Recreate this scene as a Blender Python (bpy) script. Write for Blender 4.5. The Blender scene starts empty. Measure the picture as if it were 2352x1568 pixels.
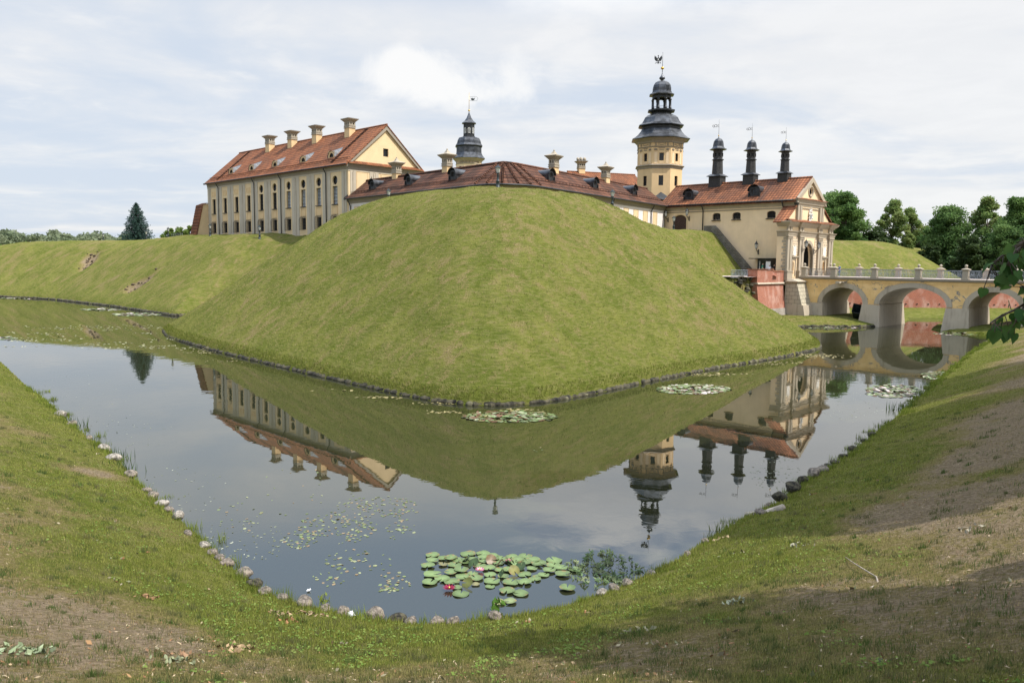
import bpy, math, random
import numpy as np
from mathutils import Matrix, Vector
random.seed(7); rng = np.random.default_rng(7)
SC = bpy.context.scene; COL = SC.collection
R = math.radians; PI = math.pi
# ------------------------------------------------------------------ camera
F, CU, CV, HC = 1800.0, 1176.0, 784.0, 7.5
PITCH, ROLL = R(5.84), R(0.6)
fw = np.array([0, math.cos(PITCH), -math.sin(PITCH)]); r0 = np.array([1.0, 0, 0]); u0 = np.cross(r0, fw)
rt = r0*math.cos(ROLL) + u0*math.sin(ROLL); up = u0*math.cos(ROLL) - r0*math.sin(ROLL)
cd = bpy.data.cameras.new('camera'); cam = bpy.data.objects.new('camera', cd); COL.objects.link(cam)
cd.sensor_width = 36; cd.lens = 36*F/2352; cd.clip_end = 6000; cd.clip_start = 0.05
cam.matrix_world = Matrix(((rt[0], up[0], -fw[0], 0), (rt[1], up[1], -fw[1], 0), (rt[2], up[2], -fw[2], HC), (0, 0, 0, 1)))
SC.camera = cam
def ray(u, v): return fw + rt*(u-CU)/F - up*(v-CV)/F
def atz(u, v, z=0.0):
    d = ray(u, v); t = (z-HC)/d[2]; return (d[0]*t, d[1]*t)
# ------------------------------------------------------------------ light
SUN_EL, SUN_AZ = R(55), math.atan2(0.877, -0.481)
sd = Vector((math.sin(SUN_AZ)*math.cos(SUN_EL), math.cos(SUN_AZ)*math.cos(SUN_EL), math.sin(SUN_EL)))
sl = bpy.data.lights.new('sun', 'SUN'); sl.energy = 4.5; sl.angle = R(0.5); sl.color = (1.0, .95, .87)
so = bpy.data.objects.new('sun', sl); COL.objects.link(so); so.rotation_euler = sd.to_track_quat('Z', 'Y').to_euler()
SC.view_settings.view_transform = 'Standard'; SC.view_settings.look = 'None'
SC.view_settings.exposure = 0.42; SC.view_settings.gamma = 1.0
# ------------------------------------------------------------------ node helper
class NT:
    def __init__(s, tree): s.t = tree; s.n = tree.nodes; s.l = tree.links
    def node(s, typ, **kw):
        n = s.n.new(typ)
        for k, v in kw.items(): setattr(n, k, v)
        return n
    def put(s, sock, val):
        if hasattr(val, 'is_linked') or isinstance(val, bpy.types.NodeSocket): s.l.new(val, sock)
        elif isinstance(val, (tuple, list)) and len(val) == 3 and sock.type == 'RGBA': sock.default_value = (*val, 1)
        else: sock.default_value = val
    def math(s, op, a, b=None, c=None, clamp=False):
        n = s.node('ShaderNodeMath', operation=op, use_clamp=clamp); s.put(n.inputs[0], a)
        if b is not None: s.put(n.inputs[1], b)
        if c is not None: s.put(n.inputs[2], c)
        return n.outputs[0]
    def vmath(s, op, a, b):
        n = s.node('ShaderNodeVectorMath', operation=op); s.put(n.inputs[0], a); s.put(n.inputs[1], b)
        return n.outputs[1] if op == 'DOT_PRODUCT' else n.outputs[0]
    def mix(s, f, a, b, mode='MIX'):
        n = s.node('ShaderNodeMix', data_type='RGBA', blend_type=mode); s.put(n.inputs[0], f); s.put(n.inputs[6], a); s.put(n.inputs[7], b); return n.outputs[2]
    def noise(s, vec, scale, detail=4, rough=.55, dist=0.0):
        n = s.node('ShaderNodeTexNoise'); s.put(n.inputs['Vector'], vec); n.inputs['Scale'].default_value = scale
        n.inputs['Detail'].default_value = detail; n.inputs['Roughness'].default_value = rough; n.inputs['Distortion'].default_value = dist
        return n.outputs[0]
    def ramp(s, f, lo, hi): 
        n = s.node('ShaderNodeMapRange', interpolation_type='SMOOTHSTEP'); s.put(n.inputs[0], f); n.inputs[1].default_value = lo; n.inputs[2].default_value = hi; return n.outputs[0]
    def scalevec(s, v, sc):
        n = s.node('ShaderNodeMapping'); s.put(n.inputs[0], v); n.inputs[3].default_value = sc; return n.outputs[0]
    def bump(s, h, strength, dist):
        n = s.node('ShaderNodeBump'); n.inputs['Strength'].default_value = strength; n.inputs['Distance'].default_value = dist; s.put(n.inputs['Height'], h); return n.outputs[0]
# ------------------------------------------------------------------ world
wd = bpy.data.worlds.new('World'); SC.world = wd; wd.use_nodes = True
w = NT(wd.node_tree); w.n.clear()
sky = w.node('ShaderNodeTexSky', sky_type='NISHITA', sun_disc=False); sky.sun_elevation = SUN_EL; sky.sun_rotation = SUN_AZ
tc = w.node('ShaderNodeTexCoord').outputs['Generated']
sx = w.node('ShaderNodeSeparateXYZ'); w.put(sx.inputs[0], tc)
zc = w.math('MAXIMUM', sx.outputs[2], 0.0)
den = w.math('ADD', zc, 0.10)
cx = w.node('ShaderNodeCombineXYZ'); w.put(cx.inputs[0], w.math('DIVIDE', sx.outputs[0], den)); w.put(cx.inputs[1], w.math('DIVIDE', sx.outputs[1], den)); cx.inputs[2].default_value = 3.1
n1 = w.noise(w.scalevec(cx.outputs[0], (0.55, 0.9, 1)), 0.9, 7, .55, .6)
n2 = w.noise(cx.outputs[0], 2.3, 6, .6, .3)
cl = w.math('ADD', w.math('MULTIPLY', n1, .75), w.math('MULTIPLY', n2, .25))
# more cloud to the right, bluer to the left of the view
side = w.math('MULTIPLY', sx.outputs[0], .16)
cover = w.ramp(w.math('ADD', cl, side), .36, .58)
thin = w.mix(cover, (.515, .572, .655), (.675, .68, .69))
bright = w.ramp(w.math('ADD', w.math('ADD', n2, side), w.math('MULTIPLY', n1, .5)), .74, .98)
thin = w.mix(w.math('MULTIPLY', bright, .5), thin, (.74, .74, .74))
hi = w.ramp(sx.outputs[2], .27, .36); n3 = w.noise(w.scalevec(cx.outputs[0], (.8, 1.1, 1)), 1.25, 6, .55, .5)
thin = w.mix(hi, thin, w.mix(w.ramp(w.math('ADD', n3, w.math('MULTIPLY', sx.outputs[0], .10)), .46, .60), (.36, .46, .63), (.95, .95, .95)))
cum = None
cn = w.noise(tc, 9.0, 7, .62, .4)
for (u, v, au, av, k) in ((940, 165, 165, 62, 1.0), (1060, 185, 170, 74, 1.0), (1185, 185, 85, 84, .85), (1440, 395, 60, 55, .5), (1870, 330, 240, 50, .35), (1090, 345, 110, 30, .35), (2030, 560, 420, 30, .2)):
    d = Vector(ray(u, v)).normalized(); rr = Vector((d.y, -d.x, 0)).normalized(); uu = rr.cross(d)
    qx = w.math('DIVIDE', w.vmath('DOT_PRODUCT', tc, tuple(rr)), au/F); qy = w.math('DIVIDE', w.vmath('DOT_PRODUCT', tc, tuple(uu)), av/F)
    r2 = w.math('ADD', w.math('MULTIPLY', qx, qx), w.math('MULTIPLY', qy, qy))
    fr = w.math('GREATER_THAN', w.vmath('DOT_PRODUCT', tc, tuple(d)), 0.0)
    m = w.ramp(w.math('ADD', w.math('SUBTRACT', .75, r2), w.math('MULTIPLY', w.math('SUBTRACT', cn, .5), 3.0)), .0, .9)
    m = w.math('MULTIPLY', w.math('MULTIPLY', m, fr), k)
    cum = m if cum is None else w.math('MAXIMUM', cum, m)
thin = w.mix(cum, thin, (.77, .765, .755))
lift = w.ramp(sx.outputs[2], .45, .85)
boost = w.math('ADD', 1.0, w.math('MULTIPLY', lift, 1.6))
bg1 = w.node('ShaderNodeBackground'); w.put(bg1.inputs[0], sky.outputs[0]); bg1.inputs[1].default_value = 0.09
bg2 = w.node('ShaderNodeBackground'); w.put(bg2.inputs[0], thin); w.put(bg2.inputs[1], boost)
ms = w.node('ShaderNodeMixShader'); ms.inputs[0].default_value = .92; w.l.new(bg1.outputs[0], ms.inputs[1]); w.l.new(bg2.outputs[0], ms.inputs[2])
wo = w.node('ShaderNodeOutputWorld'); w.l.new(ms.outputs[0], wo.inputs[0])
# ------------------------------------------------------------------ materials
M = {}
def newmat(name):
    m = bpy.data.materials.new(name); m.use_nodes = True; M[name] = m
    n = NT(m.node_tree); p = n.n['Principled BSDF']; return n, p
def plain(name, col, rough=.7, var=.12, scale=3.0, metal=0.0, bump=0.0, bscale=25, spec=None):
    n, p = newmat(name); g = n.node('ShaderNodeTexCoord').outputs['Object']
    f = n.noise(g, scale, 5, .6)
    lo = tuple(c*(1-var*1.6) for c in col); hi = tuple(min(1, c*(1+var)) for c in col)
    n.put(p.inputs['Base Color'], n.mix(n.ramp(f, .3, .7), lo, hi))
    p.inputs['Roughness'].default_value = rough; p.inputs['Metallic'].default_value = metal
    if spec is not None: p.inputs['Specular IOR Level'].default_value = spec
    if bump: n.put(p.inputs['Normal'], n.bump(n.noise(g, bscale, 4), bump, .05))
    return m_(name)
def m_(k): return M[k]
def plaster(name, col, stain, amt=.35):
    n, p = newmat(name); g = n.node('ShaderNodeTexCoord').outputs['Object']
    a = n.noise(g, .55, 6, .6); b = n.noise(n.scalevec(g, (3, 3, .35)), .9, 5, .6)
    c = n.mix(n.ramp(a, .35, .7), tuple(x*.9 for x in col), col)
    c = n.mix(n.math('MULTIPLY', n.ramp(b, .48, .78), amt), c, stain)
    n.put(p.inputs['Base Color'], c); p.inputs['Roughness'].default_value = .85; p.inputs['Specular IOR Level'].default_value = .2
    n.put(p.inputs['Normal'], n.bump(n.noise(g, 14, 5), .25, .03))
plaster('cream', (.69, .525, .315), (.60, .47, .29), .4)
plaster('cream_light', (.78, .60, .385), (.62, .47, .30), .55)
plaster('ochre', (.67, .48, .265), (.52, .37, .20), .55)
plaster('grey_trim', (.47, .41, .32), (.33, .29, .24), .5)
plaster('grey_dark', (.30, .26, .21), (.22, .19, .15), .5)
plaster('gate_trim', (.37, .315, .24), (.26, .22, .165), .6)
plaster('pink_white', (.76, .70, .67), (.66, .60, .56), .3)
plaster('stone', (.37, .32, .25), (.26, .23, .18), .6)
plaster('concrete', (.42, .36, .275), (.24, .205, .15), .8)
def tile(name, c1, c2, dark, cu=3.2, cv=2.9, streak=.6):
    n, p = newmat(name); uvn = n.node('ShaderNodeUVMap'); s = n.node('ShaderNodeSeparateXYZ'); n.put(s.inputs[0], uvn.outputs[0])
    g = n.node('ShaderNodeTexCoord').outputs['Object']
    U = n.math('MULTIPLY', s.outputs[0], cu); V = n.math('MULTIPLY', s.outputs[1], cv)
    fu = n.math('FLOOR', U); fv = n.math('FLOOR', V)
    cb = n.node('ShaderNodeCombineXYZ'); n.put(cb.inputs[0], fu); n.put(cb.inputs[1], fv)
    wn = n.node('ShaderNodeTexWhiteNoise'); n.put(wn.inputs[0], cb.outputs[0])
    big = n.noise(g, .45, 5, .65); mid = n.noise(g, 2.2, 4, .6)
    c = n.mix(wn.outputs[0], c1, c2); c = n.mix(n.math('MULTIPLY', n.ramp(big, .42, .68), .75), c, dark)
    c = n.mix(n.math('MULTIPLY', n.ramp(mid, .55, .75), .45), c, tuple(x*1.7 for x in c1))
    st = n.noise(n.scalevec(uvn.outputs[0], (.42, .035, 1)), 1.0, 4, .6); c = n.mix(n.math('MULTIPLY', n.ramp(st, .50, .66), streak), c, tuple(x*1.5 for x in c1)); c = n.mix(n.math('MULTIPLY', n.ramp(st, .46, .34), streak), c, dark)
    fr = n.math('FRACT', V)
    joint = n.math('MULTIPLY', n.ramp(fr, .66, .95), .85)
    c = n.mix(joint, c, tuple(x*.25 for x in dark))
    n.put(p.inputs['Base Color'], c); p.inputs['Roughness'].default_value = .8; p.inputs['Specular IOR Level'].default_value = .15
    h = n.math('ADD', n.math('MULTIPLY', n.math('SUBTRACT', 1.0, fr), .7), n.math('MULTIPLY', n.math('ABSOLUTE', n.math('SINE', n.math('MULTIPLY', U, PI))), 1.0))
    n.put(p.inputs['Normal'], n.bump(h, 1.0, .10))
tile('tile_red', (.245, .094, .042), (.165, .060, .029), (.12, .058, .035), 2.4, 1.75, .4)
tile('tile_brown', (.118, .051, .030), (.072, .033, .022), (.050, .030, .022), 1.9, 1.55)
tile('tile_gate', (.235, .092, .044), (.145, .058, .031), (.095, .050, .035), 2.2, 1.75, .85)
def brick(name, c1, c2, mort, scale, bw=.5, rh=.25, stainc=None, amt=.4, msize=.02):
    n, p = newmat(name); uv = n.node('ShaderNodeUVMap').outputs[0]; g = n.node('ShaderNodeTexCoord').outputs['Object']
    b = n.node('ShaderNodeTexBrick'); n.put(b.inputs[0], uv); n.put(b.inputs[1], c1); n.put(b.inputs[2], c2); n.put(b.inputs[3], mort)
    b.inputs['Scale'].default_value = scale; b.inputs['Mortar Size'].default_value = msize; b.inputs['Brick Width'].default_value = bw; b.inputs['Row Height'].default_value = rh
    c = b.outputs[0]
    if stainc: c = n.mix(n.math('MULTIPLY', n.ramp(n.noise(n.scalevec(g, (1, 1, .6)), .8, 6, .65), .45, .7), amt), c, stainc)
    n.put(p.inputs['Base Color'], c); p.inputs['Roughness'].default_value = .9; p.inputs['Specular IOR Level'].default_value = .15
    n.put(p.inputs['Normal'], n.bump(n.math('ADD', n.math('MULTIPLY', b.outputs[1], -1.0), n.math('MULTIPLY', n.noise(g, 12, 4), .6)), .6, .03))
brick('brick', (.36, .105, .058), (.26, .075, .045), (.42, .28, .21), 1.0, .32, .11, (.50, .32, .26), .75, .014)
brick('rubble_dark', (.17, .15, .12), (.11, .10, .08), (.07, .06, .045), 1.0, .45, .22, (.22, .21, .18), .6, .03)
brick('ashlar', (.44, .39, .29), (.37, .33, .25), (.15, .14, .11), 1.0, .75, .50, (.30, .27, .2), .4, .022)
brick('rubble', (.40, .36, .31), (.30, .27, .23), (.20, .17, .14), 1.0, .42, .16, (.45, .41, .36), .5, .03)
brick('rustic', (.44, .36, .28), (.36, .29, .22), (.66, .54, .36), 1.0, .62, .36, None, .4, .05)
plain('lead', (.07, .074, .082), .38, .35, 1.2, .65)
plain('black_metal', (.028, .030, .033), .45, .3, 2, .4)
plain('black_wood', (.030, .028, .027), .6, .4, 6, 0)
plain('grey_metal', (.135, .14, .15), .55, .35, 2, .3)
plain('dark_frame', (.018, .016, .015), .55, .1)
plain('dark_door', (.05, .022, .016), .6, .3, 6)
plain('gold', (.65, .40, .09), .3, .1, 3, .9)
plain('lamp_green', (.030, .042, .046), .5, .3, 4, .3)
plain('lamp_glass', (.62, .62, .58), .25, .1)
plain('white_stone', (.68, .64, .57), .8, .15, 3)
plain('white_paint', (.78, .78, .76), .5, .05)
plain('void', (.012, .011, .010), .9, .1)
plain('rail_blue', (.24, .27, .30), .5, .25, 5, .3)
plain('paving', (.52, .43, .39), .9, .2, .8)
plain('boulder', (.205, .17, .135), .85, .45, 2.2, 0, .8, 9)
plain('boulder_pale', (.28, .25, .21), .85, .4, 2.2, 0, .8, 9)
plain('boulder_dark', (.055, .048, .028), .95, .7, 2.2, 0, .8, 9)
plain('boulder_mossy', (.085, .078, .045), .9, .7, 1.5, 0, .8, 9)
plain('earth_shade', (.085, .060, .038), .95, .4, 3, 0, .8, 9)  # earth darkened so its colour carries the shade of the slips
plain('wood_grey', (.33, .28, .22), .85, .3, 5, 0, .5, 30)
plain('bark', (.085, .065, .048), .9, .35, 4, 0, .9, 14)
plain('log', (.42, .36, .28), .85, .25, 3, 0, .5, 12)
plain('plastic', (.58, .59, .60), .35, .05)
plain('skin', (.50, .30, .21), .6, .05); plain('hair', (.03, .02, .015), .6, .1)
for nm, c in (('shirt_green', (.01, .26, .16)), ('shirt_black', (.02, .02, .022)), ('shirt_blue', (.08, .17, .30)), ('shirt_white', (.7, .7, .7)), ('trousers', (.06, .09, .15)), ('trousers_dark', (.03, .03, .035))): plain(nm, c, .85, .1)
n, p = newmat('glass'); p.inputs['Base Color'].default_value = (.012, .016, .02, 1); p.inputs['Roughness'].default_value = .06; p.inputs['IOR'].default_value = 1.5
# bridge plaster with peeled grey patches
n, p = newmat('bridge_wall'); g = n.node('ShaderNodeTexCoord').outputs['Object']
c = n.mix(n.ramp(n.noise(g, .7, 6, .6), .35, .7), (.66, .43, .175), (.80, .55, .255))
sep = n.node('ShaderNodeSeparateXYZ'); n.put(sep.inputs[0], g)
pk = n.noise(n.scalevec(g, (1, 1, 1.5)), .75, 7, .72, .8)
c = n.mix(n.ramp(n.noise(n.scalevec(g, (1.6, 1, .3)), 1.3, 5), .55, .8), c, (.56, .36, .16))
c = n.mix(n.ramp(pk, .578, .592), c, (.24, .215, .18))
n.put(p.inputs['Base Color'], c); p.inputs['Roughness'].default_value = .9
n.put(p.inputs['Normal'], n.bump(n.math('SUBTRACT', n.noise(g, 14, 5), n.math('MULTIPLY', n.ramp(pk, .578, .592), 1.2)), .4, .03))
# ground
def ground_mat():
    n, p = newmat('ground'); g = n.node('ShaderNodeTexCoord').outputs['Object']
    at = n.node('ShaderNodeAttribute', attribute_name='dry'); dry = at.outputs['Fac']
    f1 = n.noise(g, .35, 6, .62); f2 = n.noise(g, 2.4, 6, .68); f3 = n.noise(g, 11, 5, .7); f4 = n.noise(n.scalevec(g, (1, 1, 2.5)), 5.5, 5, .7)
    gr = n.mix(n.ramp(f1, .35, .68), (.112, .134, .024), (.175, .180, .042))
    gr = n.mix(n.math('MULTIPLY', n.ramp(f2, .45, .72), .8), gr, (.185, .165, .066))
    gr = n.mix(n.math('MULTIPLY', n.ramp(f3, .5, .75), .6), gr, (.056, .072, .014))
    dr = n.mix(n.ramp(f3, .35, .65), (.175, .133, .086), (.325, .252, .165))
    dr = n.mix(n.math('MULTIPLY', n.ramp(f2, .5, .7), .5), dr, (.20, .18, .085))
    k = n.math('ADD', dry, n.math('MULTIPLY', n.math('SUBTRACT', n.math('ADD', n.math('MULTIPLY', f4, .6), n.math('MULTIPLY', f3, .4)), .5), 2.0))
    f5 = n.noise(n.scalevec(g, (1, 1, 7)), 1.6, 5, .65)
    gr = n.mix(n.math('MULTIPLY', n.ramp(f5, .48, .68), .55), gr, (.225, .205, .085))
    gr = n.mix(n.math('MULTIPLY', n.ramp(f5, .50, .36), .45), gr, (.058, .078, .014))
    c = n.mix(n.ramp(k, .28, .66), gr, n.mix(n.ramp(f3, .35, .65), (.165, .140, .052), (.250, .200, .090)))
    c = n.mix(n.ramp(k, .62, .98), c, dr)
    n.put(p.inputs['Base Color'], c); p.inputs['Roughness'].default_value = .95; p.inputs['Specular IOR Level'].default_value = .02
    n.put(p.inputs['Normal'], n.bump(n.math('ADD', n.math('MULTIPLY', f3, .5), n.math('ADD', n.math('MULTIPLY', f4, .8), n.math('MULTIPLY', n.noise(g, 26, 5, .7), .55))), 1.0, .2))
ground_mat()
def attr_leaf(name, rough=.6, trans=.25, spec=.2, shine=None):
    n, p = newmat(name); at = n.node('ShaderNodeAttribute', attribute_name='tint')
    n.put(p.inputs['Base Color'], at.outputs['Color']); p.inputs['Roughness'].default_value = rough; p.inputs['Specular IOR Level'].default_value = spec
    if trans:
        tr = n.node('ShaderNodeBsdfTranslucent'); n.put(tr.inputs[0], at.outputs['Color']); mx = n.node('ShaderNodeMixShader'); mx.inputs[0].default_value = trans
        n.l.new(p.outputs[0], mx.inputs[1]); n.l.new(tr.outputs[0], mx.inputs[2]); n.l.new(mx.outputs[0], n.n['Material Output'].inputs[0])
attr_leaf('blade', .8, .42, .03); attr_leaf('leaf', .6, .42, .15); attr_leaf('pad', .42, 0, .3); attr_leaf('debris', .85, 0, .1); attr_leaf('petal', .6, .2, .2)
# water
n, p = newmat('water'); g = n.node('ShaderNodeTexCoord').outputs['Object']
p.inputs['Base Color'].default_value = (.020, .022, .010, 1); p.inputs['Roughness'].default_value = .012; p.inputs['IOR'].default_value = 2.9
h = n.math('ADD', n.math('MULTIPLY', n.noise(g, 1.1, 3, .5, .4), 1.0), n.math('MULTIPLY', n.noise(g, .22, 2, .5), 2.0))
calm = n.ramp(n.noise(g, .06, 3), .42, .62)
bn = n.node('ShaderNodeBump'); n.put(bn.inputs['Strength'], n.math('ADD', .012, n.math('MULTIPLY', calm, .045))); bn.inputs['Distance'].default_value = .06; n.put(bn.inputs['Height'], h)
n.put(p.inputs['Normal'], bn.outputs[0])
# ------------------------------------------------------------------ mesh builder
class MB:
    def __init__(s): s.v = []; s.f = []; s.m = []; s.M = Matrix.Identity(4); s.mi = 0; s.smooth = []
    def add(s, pts, faces, smooth=False):
        o = len(s.v); s.v += [tuple(s.M @ Vector(q)) for q in pts]
        for f in faces: s.f.append([i+o for i in f]); s.m.append(s.mi); s.smooth.append(smooth)
        return s
    def face(s, *pts): return s.add(pts, [list(range(len(pts)))])
    def box(s, x0, x1, y0, y1, z0, z1):
        q = [(x, y, z) for z in (z0, z1) for y in (y0, y1) for x in (x0, x1)]
        return s.add(q, [(0, 2, 3, 1), (4, 5, 7, 6), (0, 1, 5, 4), (2, 6, 7, 3), (0, 4, 6, 2), (1, 3, 7, 5)])
    def frus(s, b, zb, t, zt):   # rectangles (x0,x1,y0,y1)
        q = [(b[0], b[2], zb), (b[1], b[2], zb), (b[1], b[3], zb), (b[0], b[3], zb), (t[0], t[2], zt), (t[1], t[2], zt), (t[1], t[3], zt), (t[0], t[3], zt)]
        return s.add(q, [(3, 2, 1, 0), (4, 5, 6, 7), (0, 1, 5, 4), (1, 2, 6, 5), (2, 3, 7, 6), (3, 0, 4, 7)])
    def lathe(s, prof, n=8, rot=0.0, smooth=False, cx=0, cy=0, cap=True):
        pts = []; fs = []
        for (r, z) in prof:
            for k in range(n): a = rot+2*PI*k/n; pts.append((cx+r*math.cos(a), cy+r*math.sin(a), z))
        for i in range(len(prof)-1):
            for k in range(n): fs.append((i*n+k, i*n+(k+1) % n, (i+1)*n+(k+1) % n, (i+1)*n+k))
        if cap:
            if prof[0][0] > 1e-4: fs.append(tuple(range(n-1, -1, -1)))
            if prof[-1][0] > 1e-4: fs.append(tuple((len(prof)-1)*n+k for k in range(n)))
        return s.add(pts, fs, smooth)
    def tube(s, path, r, n=6, smooth=True):
        path = [Vector(q) for q in path]; rs = r if isinstance(r, (list, tuple)) else [r]*len(path)
        pts = []; fs = []; t0 = None
        for i, q in enumerate(path):
            t = (path[min(i+1, len(path)-1)]-path[max(i-1, 0)]).normalized()
            if t0 is None: x = t.orthogonal().normalized()
            else: x = (x - t*x.dot(t)).normalized()
            t0 = t; y = t.cross(x)
            for k in range(n): a = 2*PI*k/n; pts.append(q + (x*math.cos(a)+y*math.sin(a))*rs[i])
        for i in range(len(path)-1):
            for k in range(n): fs.append((i*n+k, i*n+(k+1) % n, (i+1)*n+(k+1) % n, (i+1)*n+k))
        fs.append(tuple(range(n-1, -1, -1))); fs.append(tuple((len(path)-1)*n+k for k in range(n)))
        return s.add(pts, fs, smooth)
    def ball(s, c, r, n=10, m=6, sz=1.0):
        return s.lathe([(max(1e-5, r*math.sin(PI*i/m)), c[2]-sz*r*math.cos(PI*i/m)) for i in range(m+1)], n, 0, True, c[0], c[1], False)
    def prism(s, poly, y0, y1):  # poly in x,z ; extruded along y
        k = len(poly); q = [(x, y0, z) for x, z in poly]+[(x, y1, z) for x, z in poly]
        fs = [tuple(range(k)), tuple(range(2*k-1, k-1, -1))]+[(i, i+k, (i+1) % k+k, (i+1) % k) for i in range(k)]
        return s.add(q, fs)
    def prism_x(s, poly, x0, x1):  # poly in y,z ; extruded along x
        k = len(poly); q = [(x0, y, z) for y, z in poly]+[(x1, y, z) for y, z in poly]
        fs = [tuple(range(k-1, -1, -1)), tuple(range(k, 2*k))]+[(i, (i+1) % k, (i+1) % k+k, i+k) for i in range(k)]
        return s.add(q, fs)
    def build(s, name, mats, parent=None, uv=True, recalc=True):
        me = bpy.data.meshes.new(name); me.from_pydata(s.v, [], s.f)
        for mm in (mats if isinstance(mats, (list, tuple)) else [mats]): me.materials.append(M[mm])
        for i, pl in enumerate(me.polygons): pl.material_index = s.m[i]; pl.use_smooth = s.smooth[i]
        if recalc:
            import bmesh
            bm = bmesh.new(); bm.from_mesh(me); bmesh.ops.recalc_face_normals(bm, faces=bm.faces); bm.to_mesh(me); bm.free()
        if uv:
            ul = me.uv_layers.new(name='UVMap').data
            for pl in me.polygons:
                nn = pl.normal
                U = Vector((-nn.y, nn.x, 0)); U = U.normalized() if U.length > .05 else Vector((1, 0, 0))
                V = nn.cross(U)
                if V.z < 0: V = -V
                for li in pl.loop_indices:
                    q = me.vertices[me.loops[li].vertex_index].co; ul[li].uv = (q.dot(U), q.dot(V))
        o = bpy.data.objects.new(name, me); COL.objects.link(o)
        if parent: o.parent = parent
        return o
def tag(o, label=None, cat=None, group=None, kind=None):
    if label: o['label'] = label
    if cat: o['category'] = cat
    if group: o['group'] = group
    if kind: o['kind'] = kind
    return o
def empty(name, loc, rz=0.0, label=None, cat=None, group=None):
    o = bpy.data.objects.new(name, None); COL.objects.link(o); o.location = loc; o.rotation_euler = (0, 0, rz); o.empty_display_size = .3
    return tag(o, label, cat, group)
def kids(o): return [c for c in bpy.data.objects if c.parent == o]
def copy_tree(o, parent=None, ch=None):
    c = o.copy(); COL.objects.link(c)
    if parent is not None: c.parent = parent
    for k in kids(o): copy_tree(k, c)
    return c
def child_copy(o, parent, loc, rz=0.0):
    c = copy_tree(o, parent); c.location = loc; c.rotation_euler = (0, 0, rz); return c
# castle frame: a runs right and towards the viewer, b runs right and away
S2 = math.sqrt(.5); YAW = -PI/4
def W(a, b, z=0.0): return ((a+b)*S2, (b-a)*S2, z)
def AB(x, y): return ((x-y)*S2, (x+y)*S2)
def at_b(u, v, b): d = ray(u, v); t = b/((d[0]+d[1])*S2); return (d[0]-d[1])*t*S2, HC+d[2]*t
def at_a(u, v, a): d = ray(u, v); t = a/((d[0]-d[1])*S2); return (d[0]+d[1])*t*S2, HC+d[2]*t
# ------------------------------------------------------------------ noise
_tab = np.random.default_rng(3).random((256, 256))
def vn(x, y):
    xi = np.floor(x).astype(int); yi = np.floor(y).astype(int); fx = x-xi; fy = y-yi
    fx = fx*fx*(3-2*fx); fy = fy*fy*(3-2*fy)
    t = lambda i, j: _tab[i % 256, j % 256]
    return (t(xi, yi)*(1-fx)+t(xi+1, yi)*fx)*(1-fy)+(t(xi, yi+1)*(1-fx)+t(xi+1, yi+1)*fx)*fy
def fbm(x, y, o=4):
    s = 0; a = .5; f = 1
    for i in range(o): s = s+a*vn(x*f+17*i, y*f+31*i); a *= .5; f *= 2.03
    return s/(1-.5**o)
def sst(e0, e1, x): t = np.clip((x-e0)/(e1-e0), 0, 1); return t*t*(3-2*t)
# ------------------------------------------------------------------ terrain
SH_ISL = [(375, 760), (385, 772), (420, 785), (500, 808), (600, 832), (750, 868), (900, 902), (1000, 922), (1075, 930), (1150, 932), (1250, 924), (1350, 907), (1500, 874), (1650, 845), (1800, 820), (1868, 805), (1884, 798), (1880, 790)]
isl = [W(-240, 120)[:2], W(-216, 77)[:2], W(-205, 41)[:2], W(-203, 16)[:2], W(-185, 26)[:2], atz(0, 682), atz(120, 688), atz(250, 703), atz(400, 726), W(-103, 46)[:2], W(-92, 45.5)[:2]] + [atz(*q) for q in SH_ISL] \
    + [W(-36.5, 76)[:2], W(-41.5, 86)[:2], W(-41.5, 91)[:2], W(-37.8, 95)[:2], W(-36.2, 98)[:2], W(-36.0, 108)[:2], W(-38, 116)[:2], (46, 112), (46, 113), W(-45, 160)[:2], W(-60, 260)[:2], W(-240, 260)[:2]]
SH_NEAR = [(0, 832), (60, 890), (100, 920), (170, 985), (260, 1050), (330, 1130), (400, 1190), (480, 1260), (560, 1335), (615, 1372), (700, 1400), (800, 1424), (940, 1442), (1050, 1440), (1180, 1425), (1300, 1400), (1400, 1365), (1480, 1330), (1560, 1290), (1620, 1250), (1700, 1200), (1760, 1172), (1800, 1150), (1830, 1120), (1920, 1070), (2010, 1000), (2060, 960), (2120, 910), (2175, 858), (2225, 815), (2268, 790), (2282, 776), (2240, 768), (2180, 763), (2140, 757), (2150, 748), (2168, 741)]
nearp = [(-150, 150), (-75, 84)] + [atz(*q) for q in SH_NEAR] + [W(-28.2, 99)[:2], W(-28, 108)[:2], W(-26, 114)[:2], (140, 103), (300, 103), (300, -80), (-150, -80)]
farp = [(40, 117), (52, 113.5), (62, 112.5), (90, 112.5), (300, 114), (300, 700), (40, 700)]
hillp = [(30, 138), (70, 139), (80, 143), (87, 152), (100, 210), (30, 210)]
def sdist(poly, x, y):
    px = np.array([q[0] for q in poly]); py = np.array([q[1] for q in poly]); n = len(poly)
    d = np.full(x.shape, 1e9); ins = np.zeros(x.shape, bool)
    for i in range(n):
        x1, y1, x2, y2 = px[i], py[i], px[(i+1) % n], py[(i+1) % n]
        ex, ey = x2-x1, y2-y1; t = np.clip(((x-x1)*ex+(y-y1)*ey)/(ex*ex+ey*ey+1e-12), 0, 1)
        d = np.minimum(d, (x-x1-t*ex)**2+(y-y1-t*ey)**2)
        if y1 != y2:
            c = (y1 > y) != (y2 > y); xx = x1+(y-y1)/(y2-y1)*ex; ins ^= c & (x < xx)
    d = np.sqrt(d); return np.where(ins, d, -d)
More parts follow.
